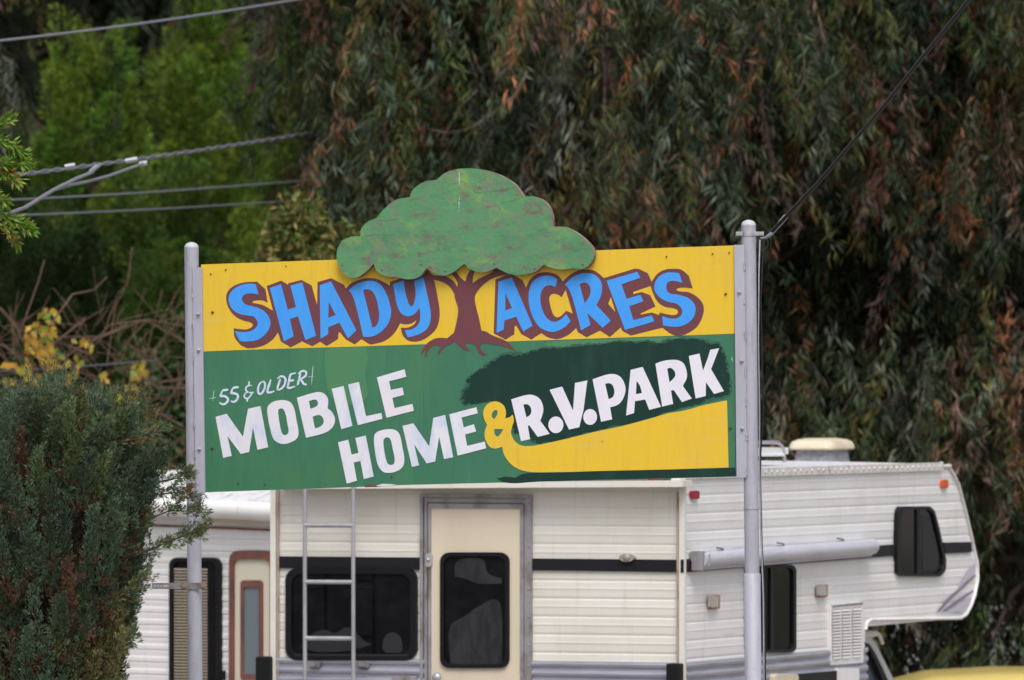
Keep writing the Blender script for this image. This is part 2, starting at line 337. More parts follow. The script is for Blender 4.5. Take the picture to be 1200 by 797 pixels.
def crown_boughs(seed, cx, cy, rx, ry, z0, z1, n, kinds, back=0.0, voids=()):
    r = random.Random(seed); out = []
    while len(out) < n:
        x, y, z = r.uniform(-1, 1), r.uniform(-1, 1), r.uniform(0, 1)
        prof = 1.0 if z < .55 else math.sqrt(max(0, 1 - ((z - .55) / .45) ** 2))
        if x * x + y * y > prof * prof: continue
        if x * x + y * y < .12 * prof: continue
        X, Y, Z = cx + rx * x, cy + ry * y, z0 + (z1 - z0) * z
        fld = math.sin(X * 4.3 + seed * 1.7 + math.sin(Z * 2.1) * 1.4) + math.sin(Z * 3.3 + seed + math.sin(X * 2.7) * 1.6)
        if y < -.1 and fld < .2: continue          # the front of the crown hangs in separate masses
        s = (X) / Y * F + 600; v = 430 - (Z - .5 - CAMZ) / Y * F
        if any((s - a) ** 2 / c ** 2 + (v - b) ** 2 / d ** 2 < 1 and Y < yy for a, b, c, d, yy in voids): continue
        # hue changes smoothly from bough to bough
        h = math.sin(X * 2.1 + seed) + math.sin(Z * 1.7 + X) + r.uniform(-1.3, 1.3)
        k = kinds[0] if h < .0 else kinds[1] if h < 1.35 else kinds[2]
        u = r.random()
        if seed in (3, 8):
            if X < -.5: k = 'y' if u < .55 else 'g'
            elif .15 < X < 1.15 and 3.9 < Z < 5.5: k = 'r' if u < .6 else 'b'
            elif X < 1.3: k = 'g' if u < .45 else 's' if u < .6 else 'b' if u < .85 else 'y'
            elif 1.75 < X < 2.95 and 2.9 < Z < 5.2: k = 'k' if u < .8 else 'g'  # darkest leaf mix paints in the shade of the gap here
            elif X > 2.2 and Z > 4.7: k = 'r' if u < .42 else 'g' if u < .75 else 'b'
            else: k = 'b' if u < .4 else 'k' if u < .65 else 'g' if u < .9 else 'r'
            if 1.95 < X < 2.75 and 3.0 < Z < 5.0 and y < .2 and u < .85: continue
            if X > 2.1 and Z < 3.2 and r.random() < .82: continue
        out.append((X, Y, Z, r.uniform(.7, 1.2), k))
    return out
G = 'trees growing behind the sign'
VO = [(985, 400, 42, 150, 61.8), (930, 170, 30, 90, 61.5), (560, 110, 36, 70, 61.5), (790, 140, 30, 80, 61.2), (1150, 620, 70, 120, 61.0)]
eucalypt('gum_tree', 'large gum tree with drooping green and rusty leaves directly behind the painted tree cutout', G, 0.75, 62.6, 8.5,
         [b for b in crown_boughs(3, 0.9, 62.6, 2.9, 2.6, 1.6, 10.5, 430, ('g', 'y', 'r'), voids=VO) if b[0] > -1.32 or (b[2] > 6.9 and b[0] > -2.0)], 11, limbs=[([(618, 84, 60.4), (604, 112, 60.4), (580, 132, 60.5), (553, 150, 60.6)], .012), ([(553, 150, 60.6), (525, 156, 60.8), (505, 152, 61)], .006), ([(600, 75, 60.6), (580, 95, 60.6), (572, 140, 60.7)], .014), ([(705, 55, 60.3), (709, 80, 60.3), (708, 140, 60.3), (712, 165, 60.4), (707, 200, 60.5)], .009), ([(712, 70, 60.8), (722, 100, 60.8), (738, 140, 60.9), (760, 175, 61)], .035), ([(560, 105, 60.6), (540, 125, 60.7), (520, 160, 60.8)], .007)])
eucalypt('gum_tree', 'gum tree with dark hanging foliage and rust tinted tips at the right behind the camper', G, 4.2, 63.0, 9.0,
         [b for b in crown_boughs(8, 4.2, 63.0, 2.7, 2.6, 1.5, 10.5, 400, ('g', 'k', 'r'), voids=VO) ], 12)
eucalypt('gum_tree', 'grey green gum tree hanging into the top left corner above the wires', G, -4.6, 65.0, 9.0,
         [b for b in crown_boughs(5, -4.3, 65.0, 2.3, 2.2, 4.9, 11, 230, ('s', 'g', 'g')) if b[2] > 6.0 + max(0, b[0] + 4.4) * 1.6], 13)
BG = 'dark trees in the far row closing the view'
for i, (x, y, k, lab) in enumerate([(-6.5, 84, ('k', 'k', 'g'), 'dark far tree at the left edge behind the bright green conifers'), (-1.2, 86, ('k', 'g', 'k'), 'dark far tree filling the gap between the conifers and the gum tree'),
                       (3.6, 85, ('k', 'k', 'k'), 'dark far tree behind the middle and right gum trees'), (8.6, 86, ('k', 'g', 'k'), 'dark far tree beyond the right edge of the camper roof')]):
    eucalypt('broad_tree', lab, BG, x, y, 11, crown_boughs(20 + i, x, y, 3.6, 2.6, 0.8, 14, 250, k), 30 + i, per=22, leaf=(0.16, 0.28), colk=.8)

wl = thing('bright_speck_wall', (8, 77, 0), 'pale wall added to give bright specks through the leaves below the camper overhang', 'wall')  # added wall, gives the bright specks low between the leaves
b = MB(); b.box((2.2, 77, 0), (16, 0, 0), (0, .2, 0), (0, 0, 1.5)); b.build('wall_panel', mat('pale_render', (.62, .63, .68), .8, noise=((.5, .5, .52), (.6, .6, .6), .4, .6)), wl)
b = MB(); b.box((2.15, 76.95, 1.503), (16.1, 0, 0), (0, .3, 0), (0, 0, .07)); b.build('coping', mat('coping', (.5, .5, .5), .8), wl)

# bright green conifers at the left: upswept plumes of fine needles
def conifer(label, cx, cy, top, rad, seed, z0=0.5, col=(0.06, 0.125, 0.018), nplume=260):
    r = np.random.default_rng(seed); root = thing('conifer', (cx, cy, 0), label, 'tree', 'bright green conifers at the left')
    t = MB(); t.tube([(cx, cy, 0), (cx, cy, top * .5), (cx, cy, top)], [.10, .05, .01], 8)
    B = []; D = []; LL = []; WW = []; CC = []
    for k in range(nplume):
        h = 1 - r.random() ** .8; z = z0 + (top - z0) * h; R = rad * (1 - h) ** .75 + .12; a = r.uniform(0, 2 * math.pi); q = r.uniform(.55, 1.0)
        c = np.array([cx + R * q * math.cos(a), cy + R * q * math.sin(a), z + r.uniform(-.1, .15)])
        if k % 4 == 0: t.tube([(cx, cy, max(.3, z - .35)), tuple(c)], [.02, .006], 4, caps=False)
        n = 420; ax = unit(np.array([math.cos(a) * .45, math.sin(a) * .45, 1.0])); sz = r.uniform(.7, 1.3)
        tt = r.random(n); ang = r.uniform(0, 2 * math.pi, n); rd = (.15 * sz) * np.sin(np.pi * np.clip(tt * .88 + .1, 0, 1)) ** .8 * r.random(n) ** .35
        e1 = unit(np.cross(ax, np.array([.9, .2, .1]))); e2 = np.cross(ax, e1); ring = np.cos(ang)[:, None] * e1 + np.sin(ang)[:, None] * e2
        pt = tt[:, None] * ax * .55 * sz + ring * rd[:, None] - ax * .2
        tint = np.array(col) * r.uniform(.55, 1.35) * np.array([r.uniform(.8, 1.35), 1, 1])
        dd = unit(ax * .9 + ring * .7 + r.normal(size=(n, 3)) * .35)
        B.append(c + pt); D.append(dd); LL.append(r.uniform(.035, .07, n)); WW.append(r.uniform(.012, .02, n))
        CC.append(tint * r.uniform(.6, 1.35, size=(n, 1)))
    t.build('trunk', M['core'], root)
    D = np.concatenate(D)
    leaf_mesh('crown', np.concatenate(B), D, perp(D, r), np.concatenate(LL), np.concatenate(WW), np.concatenate(CC), M['needle'], root)
def cpx(px, py, Y): p = at(px, py, Y); return p.x, p.z
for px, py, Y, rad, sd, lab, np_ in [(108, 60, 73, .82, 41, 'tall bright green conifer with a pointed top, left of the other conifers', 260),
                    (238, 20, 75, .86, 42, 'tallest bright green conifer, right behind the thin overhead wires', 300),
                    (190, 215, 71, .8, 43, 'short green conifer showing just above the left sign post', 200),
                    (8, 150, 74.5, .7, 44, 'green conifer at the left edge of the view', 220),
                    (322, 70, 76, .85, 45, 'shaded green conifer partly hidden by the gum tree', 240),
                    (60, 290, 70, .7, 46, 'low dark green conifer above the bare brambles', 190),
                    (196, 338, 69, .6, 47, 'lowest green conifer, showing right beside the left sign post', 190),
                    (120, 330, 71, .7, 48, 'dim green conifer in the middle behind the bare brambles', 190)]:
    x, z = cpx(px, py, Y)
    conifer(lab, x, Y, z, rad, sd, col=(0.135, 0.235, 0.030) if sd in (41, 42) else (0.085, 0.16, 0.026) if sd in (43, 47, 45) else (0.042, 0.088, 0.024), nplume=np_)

# leafy shrub behind the left post
def shrub(name, label, cx, cy, rx, rz, zc, n, seed, pal, cat='shrub', ls=1.0):
    r = np.random.default_rng(seed); root = thing(name, (cx, cy, 0), label, cat)
    t = MB(); rr = random.Random(seed)
    for k in range(9):
        a = rr.uniform(0, 6.28); e = (cx + rx * .7 * math.cos(a), cy + rx * .5 * math.sin(a), zc + rr.uniform(-.3, .8) * rz)
        t.tube([(cx, cy, 0), (cx + (e[0] - cx) * .5, cy, e[2] * .5), e], [.03, .02, .006], 5, caps=False)
    t.build('stem', M['twig'], root)
    p = r.normal(size=(n, 3)); p = unit(p) * (r.random((n, 1)) ** .45); clump = r.normal(size=(40, 3)); clump = unit(clump) * r.uniform(.4, 1, (40, 1))
    idx = r.integers(0, 40, n); p = p * .35 + clump[idx] * .8
    B = p * np.array([rx, rx, rz]) + np.array([cx, cy, zc]); D = unit(r.normal(size=(n, 3)) + np.array([0, 0, -.3]))
    col = np.array(pal)[r.integers(0, len(pal), n)] * r.uniform(.6, 1.4, (n, 1))
    leaf_mesh('foliage', B, D, perp(D, r), r.uniform(.06, .11, n) * ls, r.uniform(.022, .045, n) * ls, col, M['leaf'], root)
p = at(205, 470, 63); shrub('leafy_shrub', 'soft green leafy shrub just left of the sign board, behind the brambles', p.x, 63, .55, .95, p.z - .2, 6000, 51, [(.05, .09, .02), (.035, .07, .03), (.07, .1, .03)])
p = at(355, 265, 59.2); shrub('leafy_shrub', 'yellowish green leafy shrub standing left of the painted tree cutout', p.x, 59.6, .42, .55, p.z - .3, 7500, 52, [(.12, .15, .03), (.07, .11, .02), (.10, .12, .03), (.24, .19, .06)], ls=.72)

# ================================================================== CAMPER
TH = math.radians(22)
CR = Vector((at(800, 560, 50).x, 50, 0))
U = Vector((math.sin(TH), math.cos(TH), 0)); V = Vector((-math.cos(TH), math.sin(TH), 0))
SIDE = Plane(CR, U, -V); REAR = Plane(CR, V, -U)
WID = REAR.az(323, 660)[0]
camper = thing('truck_camper', (CR + U * 2 + V * 1.15), 'ivory truck camper with ribbed siding, rear door and ladder, sitting behind the sign', 'camper')
PROF = [(0, 0), (.014, .0034), (.048, .0040), (.058, .0060), (.070, .0043), (.094, .0030)]; PITCHZ = .104
def siding(mb, PL, poly, z0=None, z1=None, prof=PROF, pitch=PITCHZ, base=0.0, zphase=0.0):
    """ribbed cladding: horizontal ribs clipped to a polygon in (a,z)"""
    zs = [q[1] for q in poly]; lo = max(min(zs), z0 or -1e9); hi = min(max(zs), z1 or 1e9)
    lev = {round(lo + 1e-4, 5): None, round(hi - 1e-4, 5): None}
    k0 = int((lo - zphase) / pitch) - 1
    for k in range(k0, int((hi - zphase) / pitch) + 2):
        for dz, off in prof:
            z = zphase + k * pitch + dz
            if lo < z < hi: lev[round(z, 5)] = off
    for q in poly:
        if lo < q[1] < hi: lev.setdefault(round(q[1] + 1e-4, 5), None)
    zl = sorted(lev)
    def offs(z):
        ph = (z - zphase) % pitch; pr = list(prof) + [(pitch, prof[0][1])]
        for (a, b), (c, d) in zip(pr, pr[1:]):
            if a <= ph <= c: return b + (d - b) * (ph - a) / max(c - a, 1e-9)
        return prof[0][1]
    rows = []
    for z in zl:
        xs = []
        for i in range(len(poly)):
            (x0, y0), (x1, y1) = poly[i], poly[(i + 1) % len(poly)]
            if (y0 - z) * (y1 - z) < 0: xs.append(x0 + (x1 - x0) * (z - y0) / (y1 - y0))
        if len(xs) < 2: continue
        o = base + offs(z); rows.append((PL.w(min(xs), z, o), PL.w(max(xs), z, o)))
    vs = [p for r in rows for p in r]
    mb.add(vs, [(2 * i, 2 * i + 1, 2 * i + 3, 2 * i + 2) for i in range(len(rows) - 1)])
def rrect(x0, y0, x1, y1, r, n=5):
    out = []
    for cx, cy, a0 in ((x1 - r, y0 + r, -90), (x1 - r, y1 - r, 0), (x0 + r, y1 - r, 90), (x0 + r, y0 + r, 180)):
        for k in range(n + 1):
            a = math.radians(a0 + 90 * k / n); out.append((cx + r * math.cos(a), cy + r * math.sin(a)))
    return out
def panel(mb, PL, pts, off, th, holes=()):   # prism on a plane from photo outline; front at off
    mb.prism([PL.p(x, y, off) for x, y in pts], PL.n * -th, [[PL.p(x, y, off) for x, y in h] for h in holes])

# side outline in (u,z) metres
sp = [(800, 556), (892, 547.5), (1000, 544), (1103, 541.5), (1110, 546), (1121, 566), (1130, 600), (1138.4, 636), (1144, 660), (1144.5, 679), (1141, 697), (1136.5, 710), (1131, 720), (1124, 724.5), (1019, 726.2), (1014.5, 730), (1013, 738)]
SP = [SIDE.az(x, y) for x, y in sp]; ufront = SP[-1][0]
ZROOF = SP[0][1]; SP = [(u, min(z, ZROOF) if i < 4 else z) for i, (u, z) in enumerate(SP)]
SP[1] = (SP[1][0], ZROOF); SP[2] = (SP[2][0], ZROOF); SP[3] = (SP[3][0], ZROOF - .005)
ZB = 1.05
SP += [(ufront, ZB), (0, ZB)]
core = MB(); core.prism([SIDE.w(u, z, -.006) for u, z in SP], V * (WID - .012))
# shrink the rear face slightly so cladding sits outside it
core.build('body_shell', M['siding_s'], camper)
sd = MB(); siding(sd, SIDE, SP, z0=SIDE.az(803, 777)[1]); sd.build('side_siding', M['siding_s'], camper)
ztop_sk = SIDE.az(803, 777)[1]
rp = [(0, ZB), (WID, ZB), (WID, ZROOF - .02), (0, ZROOF - .02)]
rd = MB(); siding(rd, REAR, rp, z0=ztop_sk, zphase=.03); rd.build('rear_siding', M['siding'], camper)
# lower silver band, ribbed, side and rear
PB = [(0, 0), (.004, .010), (.018, .014), (.032, .010), (.036, 0)]
b = MB(); siding(b, SIDE, [(0, ZB), (ufront, ZB), (ufront, ztop_sk), (0, ztop_sk)], prof=PB, pitch=.055, base=.012)
siding(b, REAR, [(0, ZB), (WID, ZB), (WID, ztop_sk), (0, ztop_sk)], prof=PB, pitch=.055, base=.012); b.build('lower_band', M['silver'], camper)
# dark waist stripe
b = MB()
for x0, x1 in ((327, 491), (624, 794)):
    y0, y1 = 652 + (x0 - 327) * .0086, 652 + (x1 - 327) * .0086
    panel(b, REAR, [(x0, y0), (x1, y1), (x1, y1 + 14.6), (x0, y0 + 13.8)], .018, .018)
panel(b, SIDE, [(801, 656), (1056, 637.5), (1056, 650.5), (801, 671)], .018, .018)
panel(b, SIDE, [(1106, 635.8), (1138.2, 635), (1139.6, 647.2), (1108, 648.5)], .018, .018)
b.build('waist_stripe', M['stripe'], camper)
# corner trims
for a in (0.0, WID):
    b = MB(); b.box(REAR.w(a - .012 if a > 0 else -.022, ZB + .05, .0), V * .034, -U * .028, (0, 0, ZROOF - ZB - .06)); b.build('corner_trim', M['siding'], camper)
for a, w_ in ((.016, .012), (WID - .03, .010)):
    b = MB(); b.box(REAR.w(a, ZB, .012), V * w_, -U * .012, (0, 0, ZROOF - ZB - .1)); b.build('screw_strip', M['pinkrust'], camper)
# roof: crowned slab, drip overhang at the rear, dirty edge trim
u_end = SP[3][0]
b = MB(); W = WID
for (a0, a1, z0, z1) in ((-.0, W + .0, ZROOF - .004, ZROOF + .012),):
    pts = []
    n = 8
    for i in range(n + 1):
        t = i / n; pts.append((a0 + (a1 - a0) * t, z1 + .018 * math.sin(math.pi * t)))
    ring = [REAR.w(a, z, .085) for a, z in pts] + [REAR.w(a1, z0, .085), REAR.w(a0, z0, .085)]
    b.prism(ring, U * (u_end + .1))
b.build('roof', M['roofwhite'], camper)
b = MB(); panel(b, REAR, [(322, 567), (800, 563), (800, 570.5), (322, 573)], .15, .15)
b.box(REAR.w(-.03, ZROOF - .075, .03), V * .06, -U * .075, (0, 0, .07)); b.build('rear_drip_cap', M['siding'], camper, bevel=.006)
b = MB(); b.box(SIDE.w(-.02, ZROOF - .026, .0), U * (u_end - .0), -V * .022, (0, 0, .05))
e0 = SIDE.w(u_end - .02, ZROOF + .02, .006); nose = [SIDE.w(u, z, .006) for u, z in SP[3:8]]
b.tube([e0] + nose, .014, 8)
for k in range(46):
    b.dome(SIDE.w(.1 + k * .1, ZROOF, .022), SIDE.n, .011, .008, 6, 2)
b.build('roof_edge_trim', M['trimdirty'], camper)
b = MB(); b.tube([SIDE.w(u, z, .008) for u, z in SP[7:-2]], .010, 8); b.build('nose_trim', M['siding_s'], camper)

def window(PL, outer, name='window', inner=4.5, parent=camper, off=.03, mullion=None, pane=None, extra=None, fm=None):
    """outer: photo outline; frame proud of the wall, dark pane set back in it"""
    cx = sum(p[0] for p in outer) / len(outer); cy = sum(p[1] for p in outer) / len(outer)
    xs = [p[0] for p in outer]; ys = [p[1] for p in outer]; wx, wy = max(xs) - min(xs), max(ys) - min(ys)
    inn = [(cx + (x - cx) * (1 - 2 * inner / wx), cy + (y - cy) * (1 - 2 * inner / wy)) for x, y in outer]
    f = MB(); panel(f, PL, outer, off, off - .004, [inn])
    fr = f.build(name, fm or M['black'], parent, bevel=.004)
    g = MB(); panel(g, PL, inn, off - .014, .004); g.build('pane', pane or M['glass'], fr)
    if mullion:
        m = MB()
        for x in mullion: panel(m, PL, [(x - 1.6, min(p[1] for p in inn)), (x + 1.6, min(p[1] for p in inn)), (x + 1.6, max(p[1] for p in inn)), (x - 1.6, max(p[1] for p in inn))], off - .003, .012)
        m.build('mullion', fm or M['black'], fr)
    return fr
# rear window with its things seen in the glass
wr = window(REAR, rrect(334.5, 665.5, 488, 774, 14), inner=7)
g = MB()
panel(g, REAR, [(345, 766.3), (478, 766.9), (478, 769.2), (345, 768.7)], .032, .006); g.build('sill_track', M['inside'], wr)
g = MB(); panel(g, REAR, outline(S('448,760 450,748~ 456,742~ 464,742~ 470,748~ 472,762 468,765 452,765'), 0, 0, 1), .0175, .001)
panel(g, REAR, outline(S('352,758 362,745~ 380,738~ 392,742~ 408,735~ 428,752~ 436,755 412,762~ 372,764~'), 0, 0, 1), .0175, .001); g.build('pillow_outline', M['inside'], wr)
g = MB(); panel(g, REAR, rrect(333.6, 664.6, 488.9, 774.9, 14.6), .012, .010, [rrect(335, 666.0, 487.5, 773.5, 13.6)]); g.build('window_seal', M['alu'], wr)
# door
door = MB(); panel(door, REAR, rrect(504.5, 595, 610, 812, 2), .034, .03); dr = door.build('rear_door', M['beige'], camper, bevel=.004)
f = MB()
panel(f, REAR, [(492, 578.5), (622.8, 579.5), (622.8, 812), (492, 812)], .026, .024, [[(495.5, 582.5), (619, 583.5), (619, 811), (495.5, 811)]])
panel(f, REAR, [(497.5, 585), (617, 586), (617, 811.5), (497.5, 811.5)], .032, .03, [[(500.5, 588.5), (614.5, 589.5), (614.5, 811), (500.5, 811)]])
panel(f, REAR, [(501.5, 590), (613.5, 591), (613.5, 811.5), (501.5, 811.5)], .040, .036, [[(505, 595.6), (609.3, 596.2), (609.3, 811), (505, 811)]])
f.build('door_frame', M['aludoor'], camper)
f = MB(); panel(f, REAR, [(616.5, 584), (621, 584), (621, 811), (616.5, 811)], .03, .01)
for y in (590, 604, 622, 640, 659, 690, 723, 756, 781): f.dome(REAR.p(619.8, y, .03), REAR.n, .007, .006, 6, 2)
f.build('hinge_strip', M['aludoor'], camper)
wd = window(REAR, rrect(515.5, 647.3, 596.3, 783, 11), inner=4.5, parent=dr, off=.05)
g = MB(); panel(g, REAR, outline(S('528,778 527,735~ 545,722~ 562,710~ 582,703~ 588,720~ 588,780'), 0, 0, 1), .0385, .001)
panel(g, REAR, outline(S('533,676 535,658~ 548,654~ 566,656~ 572,672~ 588,678 588,684 560,684~ 545,678~'), 0, 0, 1), .0385, .001); g.build('curtain', mat('curtain_dark', (0.020, 0.020, 0.024), .8, noise=((.006, .006, .008), (20, 20, 6), .4, .6)), wd)
h = MB(); h.prism([REAR.p(x, y, .055) for x, y in rrect(498.6, 648.5, 505.5, 664.5, 3.2)], -REAR.n * .02); h.dome(REAR.p(502, 656, .055), REAR.n, .011, .014, 10, 3); h.build('door_lock', M['alu'], dr, bevel=.003)
h = MB(); h.tube([REAR.p(512, 794, .03), REAR.p(512, 794, .075)], .014, 12); h.dome(REAR.p(512, 794, .07), REAR.n, .030, .025, 14, 4); h.build('door_knob', M['alu'], dr)
# ladder
for x in (357.3, 414):
    lad = MB(); lad.tube([REAR.p(x, 566, .17), REAR.p(x, 640, .17), REAR.p(x + .3, 800, .17), REAR.w(REAR.az(x, 800)[0], ZB - .25, .17)], .0125, 10); lad.build('ladder_rail', M['alu'], camper)
for y in (615.5, 682, 748, 812):
    b = MB(); b.tube([REAR.p(357.3, y, .17), REAR.p(414, y + .3, .17)], .0135, 10); b.build('ladder_rung', M['alu'], camper)
for x in (357.3, 414):
    for y in (569, 690): b = MB(); b.tube([REAR.p(x, y, .17), REAR.p(x, y, .01)], .010, 8); b.build('ladder_bracket', M['alu'], camper)
# latches, corner blocks, lights
for x in (367, 424):
    b = MB(); panel(b, REAR, rrect(x - 7, 775.5, x + 7, 782.5, 1.5), .05, .03); panel(b, REAR, rrect(x - 4, 777, x + 4, 781, 1), .058, .012); b.build('latch', M['aludoor'], camper, bevel=.002)
b = MB(); panel(b, REAR, rrect(459, 792, 487, 803, 2), .05, .03); b.build('latch', M['aludoor'], camper, bevel=.002)
for x0, x1, y0 in ((307, 321.8, 769), (787.5, 803, 777)):
    b = MB(); a0, z1 = REAR.az(x0, y0); a1, _ = REAR.az(x1, y0); b.box(REAR.w(a1, ZB - .1, -.02), V * (a0 - a1), -U * .12, (0, 0, z1 - ZB + .1)); b.build('corner_block', M['rubber'], camper, bevel=.008)
b = MB(); b.prism([REAR.p(x, y, .04) for x, y in outline(S('725.5,653.5~ 730,649.5~ 738,649.5~ 743,653.5~ 738,658~ 730,658~'), 0, 0, 1)], -REAR.n * .035); b.dome(REAR.p(734.5, 653.5, .04), REAR.n, .022, .015, 10, 3); b.build('porch_light', M['clear'], camper, bevel=.003)
b = MB(); panel(b, REAR, rrect(759.5, 556, 771, 568, 2), .135, .035); b.build('marker_light', M['red'], camper, bevel=.005)
b = MB(); panel(b, SIDE, rrect(812, 575, 820, 585, 2.5), .026, .022); b.build('marker_light', M['red'], camper, bevel=.006)
b = MB(); panel(b, SIDE, rrect(1105.2, 562, 1111.5, 572.5, 2), .024, .02); b.build('marker_light', M['orange'], camper, bevel=.006)
# side windows
window(SIDE, rrect(877, 662, 933.5, 764.5, 7), inner=3.2, mullion=(905,))
fw = outline(S('1056,593.5 1090,593.5 1096,600~ 1109,656 1108,669~ 1102,675.5 1058,675.5 1052.5,670~ 1052.5,600~'), 0, 0, 1, 3)
window(SIDE, fw, inner=3.5, mullion=(1076.5,))
g = MB(); panel(g, SIDE, outline(S('1080,604 1089,604 1100,650~ 1098,668 1082,668'), 0, 0, 1), .0175, .001); g.build('curtain', M['inside'], camper)
# outlets
for x0, y0, x1, y1 in ((833, 698, 843.8, 713.8), (960, 685.5, 970.2, 700)):
    b = MB(); panel(b, SIDE, [(x0, y0), (x1, y0 - .6), (x1, y1 - .6), (x0, y1)], .024, .022); pt = b.build('outlet_gasket', M['copper'], camper)
    b = MB(); panel(b, SIDE, [(x0 + 1, y0 + 1), (x1 - 2.2, y0 + .4), (x1 - 2.2, y1 - 3), (x0 + 1, y1 - 2.5)], .04, .02); b.build('outlet_cover', M['graybox'], pt, bevel=.004)
# appliance vent
vo = [(974, 708), (1012, 705.5), (1012, 776.5), (974, 779.5)]
b = MB(); panel(b, SIDE, vo, .026, .024); vent = b.build('appliance_vent', M['siding_s'], camper)
vc = ((976.2, 985.2), (987.6, 996.8), (999.6, 1009.2))
def vy(x, y): return y - (x - 974) * .075
b = MB()
for k in range(16):
    y = 715.2 + k * 3.65
    for x0, x1 in vc:
        q = [SIDE.p(x0, vy(x0, y), .028), SIDE.p(x1, vy(x1, y), .028), SIDE.p(x1, vy(x1, y + 2.4), .036), SIDE.p(x0, vy(x0, y + 2.4), .036)]
        b.add(q, [(0, 1, 2, 3)]); q2 = [q[3], q[2], SIDE.p(x1, vy(x1, y + 2.7), .027), SIDE.p(x0, vy(x0, y + 2.7), .027)]; b.add(q2, [(0, 1, 2, 3)])
b.build('louver', M['siding_s'], vent)
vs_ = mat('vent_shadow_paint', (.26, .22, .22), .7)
b = MB()
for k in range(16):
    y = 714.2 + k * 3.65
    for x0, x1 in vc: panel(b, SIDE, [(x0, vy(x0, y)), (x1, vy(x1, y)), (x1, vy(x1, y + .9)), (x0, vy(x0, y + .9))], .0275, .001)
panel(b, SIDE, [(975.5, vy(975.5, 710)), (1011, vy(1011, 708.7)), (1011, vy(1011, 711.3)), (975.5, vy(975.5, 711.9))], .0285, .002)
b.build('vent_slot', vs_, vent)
b = MB(); panel(b, SIDE, rrect(982, 783, 1007, 806, 1.5), .04, .03); b.build('hatch', M['siding_s'], camper, bevel=.004)
b = MB(); panel(b, SIDE, rrect(909, 789.5, 936, 806, 4), .06, .05); b.build('fuel_hatch', M['cream'], camper, bevel=.008)
b = MB(); panel(b, SIDE, [(934, 790), (981, 786), (981, 800), (934, 804)], .034, .02); b.build('lower_stripe', M['stripe'], camper)
# awning case
b = MB(); p0 = SIDE.p(819.5, 656.6, .055); p1 = SIDE.p(1022, 640.6, .055)
b.tube([p0 + (p1 - p0) * (i / 6) for i in range(7)], .047, 20); b.box(SIDE.p(808, 648.5, .004), p1 - p0, SIDE.n * .05, (0, 0, .012)); b.box(SIDE.p(808, 668.5, .004), p1 - p0, SIDE.n * .06, (0, 0, .012))
aw = b.build('awning_case', mat('awning_vinyl', (0.50, 0.50, 0.56), .4, noise=((.40, .40, .46), (2, 2, 14), .45, .7)), camper)
ca, cz1 = SIDE.az(806, 645.5); _, cz0 = SIDE.az(806, 669)
b = MB(); b.box(SIDE.w(ca, cz0, .012), U * .05, SIDE.n * .075, (0, 0, cz1 - cz0)); b.build('awning_end_cap', M['aludoor'], aw, bevel=.006)
b = MB(); b.box(SIDE.w(ca + .07, cz0 + .02, .012), U * .03, SIDE.n * .092, (0, 0, cz1 - cz0 - .03)); b.build('awning_end_cap', M['alu'], aw, bevel=.01)
b = MB(); b.box(SIDE.w(ca - .012, cz0 - .004, .004), U * .03, SIDE.n * .02, (0, 0, .06)); b.build('awning_pivot', M['black'], aw)
for x, y in ((847, 644.5), (918, 638.8), (988, 633.5)):
    b = MB(); b.tube([SIDE.p(x + 1, y + 3, .05), SIDE.p(x, y - 1.5, .06), SIDE.p(x - 7, y - 2.5, .06)], .006, 6); b.build('awning_hook', M['bolt'], aw)
# swoosh graphic on the nose
b = MB()
for pts in ('1098,717 1112,700~ 1128,687~ 1143.5,673 1143.5,675 1129,689~ 1115,702~ 1101,717', '1104,716.5 1122,703~ 1141,691 1141,693 1124,706~ 1109,716.5'): panel(b, SIDE, outline(S(pts), 0, 0, 1), .0165, .002)
b.build('nose_graphic', M['purple'], camper)
b = MB()
for pts in ('1112,717 1126,707~ 1139,700 1136,708~ 1129,716.8', '1122,690 1134,668~ 1143,660 1143.4,671 1130,683~'): panel(b, SIDE, outline(S(pts), 0, 0, 1), .0155, .002)
b.build('nose_graphic', M['lilac'], camper)
# roof gear
def roofp(px, py, vv):   # point at inset vv from the side wall
    return Plane(CR + V * vv, U, -V).p(px, py)
VC = 0.9
P2 = Plane(CR + V * VC, U, -V)
b = MB()
def ring(px0, px1, y, d): a0 = P2.az(px0, y); a1 = P2.az(px1, y); return [P2.w(a0[0], a0[1], d / 2), P2.w(a1[0], a1[1], d / 2), P2.w(a1[0], a1[1], -d / 2), P2.w(a0[0], a0[1], -d / 2)]
uc = P2.az(960, 530)[0]; zt = P2.az(960, 513.3)[1]; zm = P2.az(960, 530)[1]; zb = ZROOF
def lid(u0, u1, d, z, inset=.06):
    out = []
    for (x, y) in rrect(-1, -1, 1, 1, .35, 3): out.append(CR + U * ((u0 + u1) / 2 + (u1 - u0) / 2 * x) + V * (VC + d / 2 * y) + Vector((0, 0, z)))
    return out
u0 = P2.az(930, 530)[0]; u1 = P2.az(989, 530)[0]; um = (u0 + u1) / 2; hw = .17
